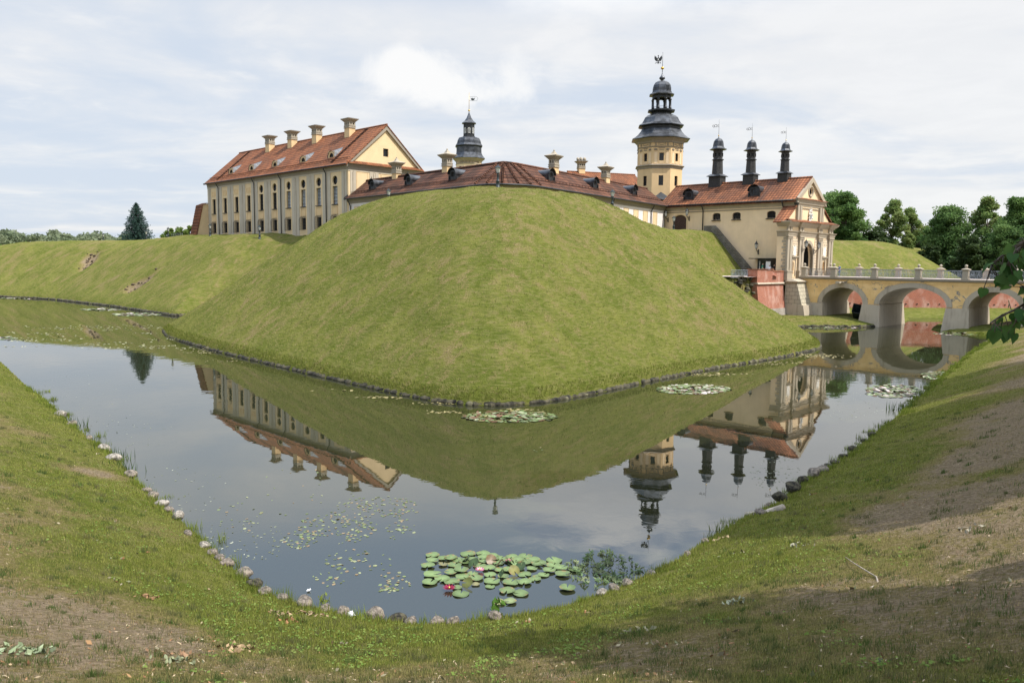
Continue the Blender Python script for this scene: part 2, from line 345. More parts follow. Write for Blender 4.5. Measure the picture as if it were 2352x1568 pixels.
SCARS = [(-78.8, 146.0, 1.5, 1.1), (-78.6, 144.6, 1.2, 1.0), (-58.2, 122.7, 1.7, 1.0), (-59.6, 123.4, 1.1, .7), (-79.2, 147.4, 1.3, .8)]   # earth slips on the left slope: x, y, radius, depth
def smin(a, b, k): h = np.clip(.5+.5*(b-a)/k, 0, 1); return b*(1-h)+a*h-k*h*(1-h)
def ground(x, y, full=False):
    x = np.asarray(x, float); y = np.asarray(y, float); a = (x-y)*S2; b = (x+y)*S2
    di = sdist(isl, x, y); acc = 0
    for k in range(8):
        for rr in (3.2,): acc = acc+sdist(isl, x+rr*math.cos(k*PI/4), y+rr*math.sin(k*PI/4))
    ds = di+(acc/8-di)*sst(1.0, 6.0, di)
    T = 10.7+.8*sst(-170, -135, a)+.5*sst(-125, -95, a)+2.35*sst(-88, -74, a)*(1-sst(74, 92, b)) + .3*sst(88, 98, b)
    T = T+.5*(fbm(x*.05, y*.05, 2)-.5)
    zi = smin(.32+.735*ds+.25*(fbm(x*.12, y*.12, 3)-.5)*sst(.5, 3, ds), T, 3.0)
    # slumps in the curtain wall
    zi = zi+(.34*(fbm(x*.42+9, y*.42, 3)-.5)+.16*(fbm(x*1.3, y*1.3+4, 2)-.5))*sst(.4, 2.5, di)
    for (qx, qy, r, dep) in SCARS: rr = np.hypot(x-qx, y-qy); zi = zi-dep*np.exp(-(rr/r)**4)*(.5+1.0*fbm(x*.7, y*.7, 2))
    cap = np.minimum(12.45, 12.2-1.12*(a+58.8)); kc = sst(84, 93, b)*(a > -70); zi = np.where(di > 0, zi*(1-kc)+np.minimum(zi, np.maximum(cap, 1.0))*kc, zi)
    # terrace before the gatehouse and low bank before the abutment
    low = np.minimum(zi, .25+.17*np.maximum(di, 0)+.1*fbm(x*.6, y*.6, 2))
    kb = sst(86.5, 89.5, b)*sst(-49.2, -47.4, a)
    zi = zi*(1-kb)+low*kb
    ter = (b > 87.0) & (b < 112) & (a > -53.5) & (a < -47.6); zi = np.where(ter, np.minimum(np.maximum(zi, 5.85), np.where(a > -52.3, 5.85, 99)), zi)
    zi = np.where((b > 100.5) & (a > -47.6), np.minimum(zi, .25+.25*np.maximum(di, 0)), zi)
    zi = np.where(di < 0, np.maximum(-1.3, .1+1.6*di), zi)
    dn = sdist(nearp, x, y)
    sl = .345+.06*sst(5, 25, x)
    zn = smin(.10+sl*dn+.18*(fbm(x*.35, y*.35, 3)-.5)*sst(.3, 2, dn), 6.2+.02*np.abs(x)+.0*y, 2.5)
    zn = np.where(dn < 0, np.maximum(-1.3, .08+.9*dn), zn)
    zlow = .15+.22*np.maximum(dn, 0); kr = sst(86, 92, b); zn = np.where(dn > 0, zn*(1-kr)+np.minimum(zlow, 3)*kr, zn)
    df = sdist(farp, x, y); zf = np.where(df > 0, np.minimum(.1+.13*df, 1.2), np.maximum(-1.3, .3*df))
    zf = np.where((y > 121.2) & (df > 0), 5.0, zf)
    dh = sdist(hillp, x, y); zf = np.where(dh > 0, np.maximum(zf, smin(5.0+.62*dh, 12.2+0*x, 2.5)), zf)
    z = np.maximum(np.maximum(zi, zn), zf)
    far = sst(230, 420, np.hypot(x, y)); z = z*(1-far)+(4.0+3*fbm(x*.004, y*.004, 3))*far
    if full: return z, di, dn, df
    return z
def lines(segs):
    out = []
    for (x0, x1, st) in segs: out += list(np.arange(x0, x1, st))
    return np.array(sorted(set(np.round(out, 3))))
def geo(start, end, f0):
    o = []; q = start; s = f0
    while q < end: o.append(q); q += s; s *= 1.22
    return o
xl = lines([(-150, -45, .75), (-45, 48, .3), (48, 112, .7)]); xl = np.array([-q for q in geo(150.75, 3000, 1.5)][::-1]+list(xl)+geo(112.5, 3000, 1.5))
yl = lines([(4, 50, .25), (50, 130, .42), (130, 232, .9)]); yl = np.array([-q for q in geo(-3.2, 900, .8)][::-1]+list(yl)+geo(233, 4500, 1.8))
X, Y = np.meshgrid(xl, yl); Z, DI, DN, DF = ground(X, Y, True)
def npmesh(name, verts, faces, mat, smooth=True, attrs=None, parent=None, link=True):
    me = bpy.data.meshes.new(name); nv = len(verts); nf, k = faces.shape
    me.vertices.add(nv); me.vertices.foreach_set('co', np.asarray(verts, np.float32).ravel())
    me.loops.add(nf*k); me.loops.foreach_set('vertex_index', faces.astype(np.int32).ravel())
    me.polygons.add(nf); me.polygons.foreach_set('loop_start', (np.arange(nf)*k).astype(np.int32))
    me.polygons.foreach_set('use_smooth', np.full(nf, smooth))
    for an, arr in (attrs or {}).items():
        if arr.ndim == 1: at = me.attributes.new(an, 'FLOAT', 'POINT'); at.data.foreach_set('value', arr.astype(np.float32))
        else:
            at = me.attributes.new(an, 'FLOAT_COLOR', 'POINT'); at.data.foreach_set('color', np.hstack([arr, np.ones((nv, 1))]).astype(np.float32).ravel())
    me.update(calc_edges=True); me.validate()
    me.materials.append(M[mat])
    if not link: return me
    o = bpy.data.objects.new(name, me); COL.objects.link(o)
    if parent: o.parent = parent
    return o
def dryness(x, y, di, dn):
    base = fbm(x*.11+5, y*.11, 4); fine = fbm(x*.55, y*.55+9, 3)
    mott = fbm(x*2.1+y*.6, y*2.0-x*.5, 3); q = np.where(di > 0, .29+.30*(base-.5)+.35*(fine-.5)+1.15*(mott-.5)-.15*sst(3, 0, di), 0.1)
    med = fbm(x*.27+3, y*.27+7, 4); vf = fbm(x*1.7, y*1.7, 3); nb = -.09+.66*sst(.8, 5.5, dn+2.2*(med-.5))+1.35*(med-.5)+.9*(fine-.5)+.5*(vf-.5)+.25*sst(3, 12, x)*sst(1.5, 5, dn)+.36*sst(-1, -6, x)*sst(2.2, 5.5, dn)*(1-.7*sst(-11, -18, x))
    q = np.where(dn > 0, nb, q)
    for (qx, qy, r, dep) in SCARS: q = q+1.3*np.exp(-(np.hypot(x-qx, y-qy)/(r*.95))**4)
    c = atz(222, 1065, .8); q = q+1.2*np.exp(-(np.hypot(x-c[0], y-c[1])/.9)**2)
    return np.clip(q, 0, 1)
DRY = dryness(X, Y, DI, DN)
ny, nx = X.shape; idx = np.arange(nx*ny).reshape(ny, nx)
fc = np.stack([idx[:-1, :-1], idx[:-1, 1:], idx[1:, 1:], idx[1:, :-1]], -1).reshape(-1, 4)
tag(npmesh('ground', np.stack([X, Y, Z], -1).reshape(-1, 3), fc, 'ground', True, {'dry': DRY.ravel()}), kind='structure')
mb = MB(); mb.face((-300, -5, 0), (170, -5, 0), (170, 330, 0), (-300, 330, 0)); tag(mb.build('water', 'water'), kind='structure')
def gz(x, y): return float(ground(np.array([x]), np.array([y]))[0])
# ------------------------------------------------------------------ building parts
def star_hole(mb, cx, cz, outline, rect, T, depth):
    # wall area 'rect' around a hole with the given outline (x,z relative to cx,cz), plus the reveal going in by depth
    x0, x1, z0, z1 = rect
    angs = [math.atan2(q[1], q[0]) for q in outline]+[math.atan2(z-cz, x-cx) for x in (x0, x1) for z in (z0, z1)]
    angs = sorted(set(round(a, 5) for a in angs)); inn = []; out = []; k = len(outline)
    for a in angs:
        dx, dz = math.cos(a), math.sin(a)
        t = min([((x1-cx)/dx if dx > 1e-6 else 1e9), ((x0-cx)/dx if dx < -1e-6 else 1e9), ((z1-cz)/dz if dz > 1e-6 else 1e9), ((z0-cz)/dz if dz < -1e-6 else 1e9)])
        out.append((cx+dx*t, cz+dz*t)); best = None
        for i in range(k):
            ax, az = outline[i]; bx, bz = outline[(i+1) % k]; ex, ez = bx-ax, bz-az; de = dx*ez-dz*ex
            if abs(de) < 1e-9: continue
            tt = (ax*ez-az*ex)/de; ss = (ax*dz-az*dx)/de
            if tt > 0 and -1e-4 <= ss <= 1.0001: best = tt if best is None else min(best, tt)
        inn.append((cx+dx*(best or .1), cz+dz*(best or .1)))
    n = len(angs)
    pts = [T(x, 0, z) for x, z in out]+[T(x, 0, z) for x, z in inn]+[T(x, depth, z) for x, z in inn]
    mb.add(pts, [(i, (i+1) % n, (i+1) % n+n, i+n) for i in range(n)]+[(i+n, (i+1) % n+n, (i+1) % n+2*n, i+2*n) for i in range(n)])
def outline(kind, w, h):
    if kind == 'rect': return [(-w/2, -h/2), (w/2, -h/2), (w/2, h/2), (-w/2, h/2)]
    if kind == 'round': return [(w/2*math.cos(2*PI*k/20), h/2*math.sin(2*PI*k/20)) for k in range(20)]
    if kind == 'arch':      # shallow arched head
        r = .28*h; pts = [(-w/2, -h/2), (w/2, -h/2)]
        return pts+[(w/2*math.cos(PI*k/10), h/2-r+r*math.sin(PI*k/10)) for k in range(11)]
    if kind == 'half':
        pts = [(-w/2, -h/2), (w/2, -h/2)]; r = min(w/2, h*.95)
        return pts+[(w/2*math.cos(PI*k/12), h/2-r+r*math.sin(PI*k/12)) for k in range(13)]
    if kind == 'point':
        pts = [(-w/2, -h/2), (w/2, -h/2)]; r = w*.80
        return pts+[(w/2*(math.cos(PI*k/14)), h/2-r+r*math.sin(PI*k/14)**.85) for k in range(15)]
def wall(mb, x0, x1, z0, z1, holes, depth, T):
    xs = sorted(set([x0, x1]+[v for h in holes for v in (h[0]-h[2]/2-.02, h[0]+h[2]/2+.02)])); zs = sorted(set([z0, z1]+[v for h in holes for v in (h[1]-h[3]/2-.02, h[1]+h[3]/2+.02)]))
    for i in range(len(xs)-1):
        for j in range(len(zs)-1):
            mx, mz = (xs[i]+xs[i+1])/2, (zs[j]+zs[j+1])/2
            if any(abs(mx-h[0]) < h[2]/2+.015 and abs(mz-h[1]) < h[3]/2+.015 for h in holes): continue
            mb.face(T(xs[i], 0, zs[j]), T(xs[i+1], 0, zs[j]), T(xs[i+1], 0, zs[j+1]), T(xs[i], 0, zs[j+1]))
    for (cx, cz, ww, hh, kind) in holes: star_hole(mb, cx, cz, outline(kind, ww, hh), (cx-ww/2-.02, cx+ww/2+.02, cz-hh/2-.02, cz+hh/2+.02), T, depth)
# windows are modelled in x (across), y (inwards), z (up), centred
def ringbar(mb, ol, t, y0, y1):
    k = len(ol); inn = [(x-t*x/max(1e-6, math.hypot(x, z))*1.15, z-t*z/max(1e-6, math.hypot(x, z))*1.15) for x, z in ol]
    pts = [(x, y0, z) for x, z in ol]+[(x, y0, z) for x, z in inn]+[(x, y1, z) for x, z in inn]
    mb.add(pts, [(i, (i+1) % k, (i+1) % k+k, i+k) for i in range(k)]+[(i+k, (i+1) % k+k, (i+1) % k+2*k, i+2*k) for i in range(k)])
def make_window(parent, kind, w, h, nx, nz, loc, rz=0.0, t=.07, bar=.035, spokes=0, mat='dark_frame'):
    mb = MB(); ol = outline(kind, w+.02, h+.02); ringbar(mb, ol, t, -.05, .05)
    if spokes:
        for k in range(spokes):
            a = 2*PI*k/spokes; mb.tube([(w*.22*math.cos(a), -.01, h*.22*math.sin(a)), (w*.48*math.cos(a), -.01, h*.48*math.sin(a))], bar*.7, 4, False)
        mb.tube([(w*.22*math.cos(2*PI*k/16), -.012, h*.22*math.sin(2*PI*k/16)) for k in range(17)], bar*.7, 4, False)
    else:
        for i in range(1, nx): x = -w/2+w*i/nx; b = bar*(1.7 if nx % 2 == 0 and i == nx//2 else 1); mb.box(x-b/2, x+b/2, -.03, .02, -h/2+.01, h/2-.01-(.0 if kind == 'rect' else .12*h))
        for j in range(1, nz): z = -h/2+h*j/nz; b = bar; mb.box(-w/2+.01, w/2-.01, -.025, .015, z-b/2, z+b/2)
    o = mb.build('window', mat, parent, uv=False); o.location = loc; o.rotation_euler = (0, 0, rz)
    g = MB(); g.add([(x, .035, z) for x, z in ol], [tuple(range(len(ol)))]); g.build('pane', 'glass', o, uv=False, recalc=False)
    return o
def gable_roof(mb, x0, x1, y0, y1, ze, zr, over=.45, t=.16):
    ym = (y0+y1)/2; s = (zr-ze)/(ym-y0); yo0, yo1 = y0-over, y1+over; zo = ze-over*s
    for sgn, ya in ((0, yo0), (1, yo1)):
        mb.add([(x0, ya, zo), (x1, ya, zo), (x1, ym, zr), (x0, ym, zr), (x0, ya, zo-t), (x1, ya, zo-t), (x1, ym, zr-t), (x0, ym, zr-t)],
               [(0, 1, 2, 3), (4, 5, 6, 7), (0, 1, 5, 4), (0, 3, 7, 4), (1, 2, 6, 5)])
    mb.tube([(x0, ym, zr+.02), (x1, ym, zr+.02)], .13, 6, False)
def cornice(mb, x0, x1, y0, y1, z, prof):
    # mouldings running round a rectangle; prof = (outset, z below top, z height)
    for (o, za, zb) in prof: mb.frus((x0-o*.8, x1+o*.8, y0-o*.8, y1+o*.8), z+za, (x0-o, x1+o, y0-o, y1+o), z+zb)
def path_profile(mb, path, prof, closed=False):
    # sweep a list of (out, z) along a plan path; out is to the right of travel
    P = [Vector((q[0], q[1])) for q in path]; n = len(P); pts = []; fs = []; k = len(prof)
    for i in range(n):
        a = P[i-1] if (i > 0 or closed) else None; c = P[(i+1) % n] if (i < n-1 or closed) else None
        d1 = (P[i]-a).normalized() if a is not None else (c-P[i]).normalized(); d2 = (c-P[i]).normalized() if c is not None else d1
        nrm = Vector((d1.y+d2.y, -d1.x-d2.x)); nrm = nrm.normalized()/max(.4, math.cos(d1.angle_signed(d2, 0)/2))
        for (o, z) in prof: q = P[i]+nrm*o; pts.append((q.x, q.y, z))
    for i in range(n if closed else n-1):
        j = (i+1) % n
        for m in range(k-1): fs.append((i*k+m, j*k+m, j*k+m+1, i*k+m+1))
    if not closed: fs += [tuple(range(k)), tuple((n-1)*k+m for m in range(k))]
    mb.add(pts, fs)
def palace_chimney(parent, loc, s=1.0, pointed=False, rz=0.0, h0=2.2):
    mb = MB(); mb.box(-.62*s, .62*s, -.5*s, .5*s, -1.6, h0*.42); c = mb.build('chimney', 'ochre', parent); c.location = loc; c.rotation_euler = (0, 0, rz)
    m = MB(); b = h0*.42
    def fr(a0, z0, a1, z1): m.frus((-.62*s-a0, .62*s+a0, -.5*s-a0, .5*s+a0), z0, (-.62*s-a1, .62*s+a1, -.5*s-a1, .5*s+a1), z1)
    fr(.10, b, .10, b+.08); fr(.02, b+.08, .05, b+.30); fr(.08, b+.30, .08, b+.36)
    T1 = lambda x, y, z: (x, y-.5*s-.02, z)
    hs = [(-.38*s, b+.66, .22*s, .4, 'round'), (0, b+.66, .22*s, .4, 'round'), (.38*s, b+.66, .22*s, .4, 'round')]
    wall(m, -.62*s, .62*s, b+.36, b+.95, hs, .25, T1); wall(m, -.62*s, .62*s, b+.36, b+.95, [], .2, lambda x, y, z: (-x, .5*s+.02-y, z))
    hs2 = [(-.2*s, b+.66, .2*s, .4, 'round'), (.2*s, b+.66, .2*s, .4, 'round')]
    wall(m, -.5*s, .5*s, b+.36, b+.95, hs2, .25, lambda x, y, z: (.62*s+.02-y, x, z)); wall(m, -.5*s, .5*s, b+.36, b+.95, hs2, .25, lambda x, y, z: (-.62*s-.02+y, -x, z))
    fr(.05, b+.95, .12, b+1.02); fr(.10, b+1.02, .38, b+1.30); fr(.40, b+1.30, .42, b+1.40)
    m.build('chimney_head', 'stone', c)
    v = MB(); v.box(-.40*s, .40*s, -.30*s, .30*s, b+.38, b+.94); v.build('flue', 'void', c, uv=False)
    l = MB(); a = .44
    if pointed:
        l.frus((-.62*s-a, .62*s+a, -.5*s-a, .5*s+a), b+1.40, (-.40*s, .40*s, -.32*s, .32*s), b+1.62); l.frus((-.40*s, .40*s, -.32*s, .32*s), b+1.62, (-.07, .07, -.07, .07), b+1.98); l.ball((0, 0, b+2.05), .1, 8, 5)
        l.build('chimney_lid', 'stone', c)
    else:
        l.frus((-.62*s-a, .62*s+a, -.5*s-a, .5*s+a), b+1.40, (-.1, .1, -.08, .08), b+1.62); l.build('chimney_lid', 'grey_metal', c)
    return c
def lathe_piece(name, mat, parent, prof, n=8, rot=0.0, smooth=False, loc=(0, 0, 0)):
    mb = MB(); mb.lathe(prof, n, rot, smooth); o = mb.build(name, mat, parent); o.location = loc; return o
def downpipe(parent, x, y, z0, z1, mat='black_metal'):
    mb = MB(); mb.tube([(x, y-.55, z1), (x, y-.52, z1-.25), (x, y-.16, z1-.85), (x, y-.14, z1-1.1), (x, y-.14, z0)], .075, 6)
    return mb.build('downpipe', mat, parent, uv=False)
# ------------------------------------------------------------------ left palace wing
B0 = W(-137.9, 61.2); WZ = 11.87
wing = empty('palace_wing', (B0[0], B0[1], WZ), YAW, 'long cream palace building with grey pilasters, tiled gable roof and four chimneys', 'palace'); wing.scale = (1, 1, .972)
WL, WW, WE, WR = 44.6, 12.6, 9.0, 15.0
NB = 10; bay = [WL*(i+.5)/NB*.965+.35 for i in range(NB)]
fm = MB(); holes = []
for i, x in enumerate(bay):
    holes += [(x, 4.72, 1.25, 2.6, 'rect'), (x, .85, 1.25, 1.75, 'rect')]
    if i >= 4: holes.append((x, 6.85, 1.3, 1.3, 'round'))
wall(fm, 0, WL, -3, WE, holes, .32, lambda x, y, z: (x, y, z))
gh = [(2.2, 6.85, 1.3, 1.3, 'round'), (6.4, 6.85, 1.3, 1.3, 'round')]
wall(fm, 0, WW, -3, WE, gh, .32, lambda x, y, z: (WL-y, x, z))
gw = (6.3, 11.1, .9, 1.15, 'rect'); Tg = lambda x, y, z: (WL-y, x, z)
star_hole(fm, gw[0], gw[1], outline('rect', gw[2], gw[3]), (5.2, 7.4, 10.3, 12.0), Tg, .3)
fm.face(Tg(0, 0, WE), Tg(WW, 0, WE), Tg(WW/2+4.9, 0, 10.3), Tg(WW/2-4.9, 0, 10.3))
fm.face(Tg(WW/2-4.9, 0, 10.3), Tg(5.2, 0, 10.3), Tg(5.2, 0, 12), Tg(WW/2-3.13, 0, 12)); fm.face(Tg(7.4, 0, 10.3), Tg(WW/2+4.9, 0, 10.3), Tg(WW/2+3.13, 0, 12), Tg(7.4, 0, 12))
fm.face(Tg(WW/2-3.13, 0, 12), Tg(WW/2+3.13, 0, 12), Tg(WW/2, 0, WR-.1))
fm.face((0, 0, -3), (0, WW, -3), (0, WW, WE), (0, WW/2, WR-.1), (0, 0, WE)); fm.face((0, WW, -3), (WL, WW, -3), (WL, WW, WE), (0, WW, WE))
fm.build('wall', 'cream', wing)
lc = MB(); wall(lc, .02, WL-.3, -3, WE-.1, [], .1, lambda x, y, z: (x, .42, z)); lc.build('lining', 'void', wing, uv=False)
rm = MB(); gable_roof(rm, -.35, WL+.35, 0, WW, WE+.35, WR+.1, .55)
roof = rm.build('roof', 'tile_red', wing)
sg = MB()                                   # snow guards and tile ridges running up the slope
sl_ = (WR-WE-.25)/(WW/2)
for k in range(58): x = .6+k*.77; sg.tube([(x, .5, WE+.35+.5*sl_), (x, .22, WE+.75+.22*sl_)], .03, 4, False); 
sg.tube([(.5, .24, WE+.72+.24*sl_), (WL-.5, .24, WE+.72+.24*sl_)], .03, 4, False); sg.tube([(.5, .36, WE+.55+.36*sl_), (WL-.5, .36, WE+.55+.36*sl_)], .03, 4, False)
sg.build('snow_guard', 'tile_brown', roof, uv=False)
for xx in (4.0, WL-4.2):
    st = MB()
    for k in range(26): t = k/25.0; y = .1+t*(WW/2-.3); z = WE+.35+y*sl_; st.box(xx-.32, xx+.32, y-.06, y+.09, z, z+.17)
    st.build('tile_steps', 'tile_brown', roof)
ev = MB(); path_profile(ev, [(0, 0), (WL, 0), (WL, WW)], [(0, WE-.78), (.06, WE-.75), (.08, WE-.45), (.16, WE-.36), (.20, WE-.12), (.36, WE+.02), (0, WE+.02)]); ev.build('cornice', 'grey_dark', wing)
gu = MB(); gu.tube([(-.3, -.56, WE-.14), (WL+.3, -.56, WE-.14)], .10, 6); gu.build('gutter', 'black_metal', wing, uv=False)
pr = MB(); pr.add([(WL+.02, -.2, WE+.05), (WL+.62, -.2, WE-.02), (WL+.62, WW+.2, WE-.02), (WL+.02, WW+.2, WE+.42), (WL+.02, -.2, WE+.42)], [(4, 1, 2, 3), (0, 1, 4)]); pr.build('tile_ledge', 'tile_red', wing)
rk = MB()
for sgn in (-1, 1):
    c0 = (WW/2+sgn*(WW/2+.35), WE+.02); c1 = (WW/2, WR-.12); rk.add([(WL+x, y, z+dz) for x in (0, .28) for (y, z) in (c0, c1) for dz in (-.55, .0)], [(0, 1, 3, 2), (4, 5, 7, 6), (0, 1, 5, 4), (2, 3, 7, 6), (0, 2, 6, 4), (1, 3, 7, 5)])
rk.build('gable_moulding', 'grey_dark', wing)
def strip(parent, x0, x1, z0, z1, out, mat, name='pilaster', T=None):
    mb = MB(); mb.box(x0, x1, -out, .0, z0, z1); o = mb.build(name, mat, parent)
    if T: o.location, o.rotation_euler = T
    return o
edges = [0.0]+[(bay[i]+bay[i+1])/2 for i in range(NB-1)]+[WL]
def lesene(parent, x0, x1, T=None):       # a broad grey strip with two narrow cream grooves
    mb = MB(); w3 = (x1-x0); z0, z1 = -3, WE-.8
    mb.box(x0, x0+w3*.36, -.06, 0, z0, z1); mb.box(x0+w3*.36, x0+w3*.64, -.02, 0, z0, z1); mb.box(x0+w3*.64, x1, -.06, 0, z0, z1)
    mb.box(x0+w3*.43, x0+w3*.57, -.10, -.02, z0, z1-.35)
    o = mb.build('pilaster', 'grey_trim', parent)
    if T: o.location, o.rotation_euler = T
for i in range(NB-1): lesene(wing, edges[i+1]-1.06, edges[i+1]+1.06)
lesene(wing, .25, 1.35); lesene(wing, WL-1.6, WL-.35)
TGE = ((WL, 0, 0), (0, 0, PI/2))
for (x0, x1) in ((.3, 1.2), (3.5, 5.0), (7.6, 9.2), (11.3, 12.3)): lesene(wing, x0, x1, TGE)
for (x0, x1) in ((0, WL),): strip(wing, x0, x1, WE-1.02, WE-.78, .05, 'grey_trim', 'frieze')
strip(wing, 0, WW, WE-1.02, WE-.78, .05, 'grey_trim', 'frieze', TGE)
def frame_panel(parent, cx, cz, w, h, mat, T=None, name='blind_panel', b=.06, d=.05):
    mb = MB()
    for (x0, x1, z0, z1) in ((-w/2, w/2, h/2-b, h/2), (-w/2, w/2, -h/2, -h/2+b), (-w/2, -w/2+b, -h/2+b, h/2-b), (w/2-b, w/2, -h/2+b, h/2-b)): mb.box(cx+x0, cx+x1, -d, 0, cz+z0, cz+z1)
    mb.box(cx-w/2+b*2.2, cx+w/2-b*2.2, -d*.6, 0, cz-h/2+b*2.2, cz+h/2-b*2.2)
    o = mb.build(name, mat, parent)
    if T: o.location, o.rotation_euler = T
    return o
wu = make_window(wing, 'rect', 1.25, 2.6, 3, 5, (bay[0], .26, 4.72)); wl_ = make_window(wing, 'rect', 1.25, 1.75, 4, 4, (bay[0], .26, .85)); wo_ = None
plain('pane_bright', (.40, .42, .44), .12, .15, 2.5)
gm = MB()
for k in range(9): x = -.75+1.5*k/8; gm.tube([(x, -.34, -1.0), (x, -.36, .6), (x, -.05, 1.12)], .018, 4, False)
for k in range(9): z = -1.0+1.85*k/8; gm.tube([(-.75, -.36+.02*k/8, z), (.75, -.36+.02*k/8, z)], .018, 4, False)
for x in (-.75, .75): gm.tube([(x, -.36, .7), (x, 0, .9)], .018, 4, False); gm.tube([(x, -.36, -.9), (x, 0, -.9)], .018, 4, False)
gr_ = gm.build('window_grille', 'dark_frame', wl_, uv=False); gr_.location = (0, -.26, .05)
for i, x in enumerate(bay):
    if i: child_copy(wu, wing, (x, .26, 4.72)); child_copy(wl_, wing, (x, .26, .85))
    if i >= 6:
        for o_ in kids(wing):
            if o_.name.startswith('window') and abs(o_.location.x-x) < .01 and o_.location.z > 3:
                for p_ in kids(o_): p_.data = p_.data.copy(); p_.data.materials[0] = M['pane_bright']
    sm = MB(); sm.box(x-.75, x+.75, -.14, .0, 3.32, 3.44); sm.build('sill', 'dark_frame', wing)
    frame_panel(wing, x, 2.55, 1.35, 1.15, 'ochre')
    if i < 4: frame_panel(wing, x, 6.9, 1.3, .85, 'ochre')
    else:
        if wo_ is None: wo_ = make_window(wing, 'round', 1.3, 1.3, 0, 0, (x, .24, 6.85), spokes=8)
        else: child_copy(wo_, wing, (x, .24, 6.85))
for (y, z, *_) in gh: child_copy(wo_, wing, (WL-.24, y, z), PI/2)
make_window(wing, 'rect', .9, 1.15, 3, 3, (WL-.24, 6.3, 11.1), PI/2)
frame_panel(wing, 2.25, 6.2, 2.0, 3.6, 'cream', TGE, 'wall_panel'); frame_panel(wing, 6.4, 6.2, 2.0, 3.6, 'cream', TGE, 'wall_panel')
for x in (edges[1]-.1, edges[4], edges[6], edges[9]): downpipe(wing, x, 0, -2, WE-.2)
for k in range(5):                          # grey metal half-round dormers
    x = (7.0, 14.4, 22.2, 30.8, 38.6)[k]; y0 = 1.15; z0 = WE+.35+y0*sl_+.05
    d = MB(); R_ = .85; n = 12; pts = []; fs = []
    for j, (yy, rr, zz) in enumerate(((-.12, R_+.08, 0), (.1, R_, .05), (.9, R_*.95, .42), (1.8, R_*.88, .88), (2.9, R_*.8, 1.45))):
        for q in range(n+1): a = PI*q/n; pts.append((rr*math.cos(a), yy, zz+rr*math.sin(a)*1.0))
    for j in range(4):
        for q in range(n): fs.append((j*(n+1)+q, j*(n+1)+q+1, (j+1)*(n+1)+q+1, (j+1)*(n+1)+q))
    d.add(pts, fs, True); o = d.build('dormer', 'grey_metal', wing); o.location = (x, y0, z0)
    f = MB(); star_hole(f, 0, .30, outline('half', 1.05, .62), (-.84, .84, -.35, .86), lambda a_, b_, c_: (a_, b_-.02, c_), .15); f.build('dormer_front', 'ochre', o)
    w_ = make_window(o, 'half', 1.0, .6, 3, 2, (0, .1, .30))
for (u, v) in ((620.3, 345), (671.5, 330), (728, 315), (803.4, 296)): palace_chimney(wing, (at_b(u, v, 66.8)[0]+137.9, 5.6, WR-.35), 1.05, h0=1.75)
bt = MB()
bt.add([(.0, .0, -4), (2.5, 0, -4), (2.5, -3.0, -4), (0, -3.0, -4), (0, 0, 5.4), (2.5, 0, 5.4), (2.5, -1.0, 5.1), (0, -1.0, 5.1)], [(0, 1, 2, 3), (1, 2, 6, 5), (0, 3, 7, 4), (4, 5, 6, 7)])
bo = bt.build('buttress', 'cream', wing); bo.location = (-2.4, 0, 0)
bf = MB()
for k in range(22):
    t0, t1 = k/22, (k+1)/22; ya, yb = -3.02+2.0*t0, -3.02+2.0*t1; za, zb = -4+9.1*t0, -4+9.1*t1
    bf.add([(-.12, ya-.09, za), (2.62, ya-.09, za), (2.62, yb-.0, zb+.04), (-.12, yb-.0, zb+.04), (-.12, ya+.05, za), (2.62, ya+.05, za), (2.62, yb+.1, zb), (-.12, yb+.1, zb)], [(0, 1, 2, 3), (0, 1, 5, 4), (0, 3, 7, 4), (1, 2, 6, 5)])
bf.add([(-.15, -1.1, 5.05), (2.65, -1.1, 5.05), (2.65, .05, 5.55), (-.15, .05, 5.55)], [(0, 1, 2, 3)])
bf.build('tile_facing', 'tile_red', bo)
# ------------------------------------------------------------------ low gallery round the bastion
G0 = W(-93.6, 60.0); GZ = 12.0; GE, GR = 3.95, 6.45
gal = empty('gallery_wing', (G0[0], G0[1], GZ), YAW, 'low angled gallery with brown tiled roof, black round dormers and pinkish walls behind the bastion', 'gallery')
GP = [(0, 1.3), (28.7, -.6), (30.4, -.55), (31.7, .15), (32.5, 1.5), (32.8, 3.0), (32.7, 4.6), (26.6, 38.5)]
def lpath(off):                 # outer wall is off=0; positive goes inwards
    o = []; n = len(GP)
    for i in range(n):
        d1 = Vector(GP[i])-Vector(GP[max(0, i-1)]) if i else Vector(GP[1])-Vector(GP[0]); d2 = Vector(GP[min(n-1, i+1)])-Vector(GP[i]) if i < n-1 else d1
        d1.normalize(); d2.normalize(); nm = Vector((-d1.y-d2.y, d1.x+d2.x)); nm = nm.normalized()/max(.5, math.sqrt(max(0, (1+d1.dot(d2))/2))); o.append((GP[i][0]+nm.x*off, GP[i][1]+nm.y*off))
    return o
GI = 2.9; RDIR = math.atan2(33.9, -6.1); RD = (math.cos(RDIR), math.sin(RDIR)); LDIR = math.atan2(-1.9, 28.7)
def on_left(u, v, off):         # where a sight line meets the left arm, off metres inside its wall
    lo, hi = 0.0, 28.7
    for _ in range(40):
        m_ = (lo+hi)/2; q = (m_, 1.3-1.9*m_/28.7+off); aa = at_b(u, v, q[1]+60)[0]+93.6
        if aa > q[0]: lo = m_
        else: hi = m_
    return q
def on_right(u, v, off):
    lo, hi = 0.0, 34.4
    for _ in range(40):
        m_ = (lo+hi)/2; q = (32.7+RD[0]*m_-RD[1]*off, 4.6+RD[1]*m_+RD[0]*off); bb = at_a(u, v, q[0]-93.6)[0]-60
        if bb > q[1]: lo = m_
        else: hi = m_
    return q
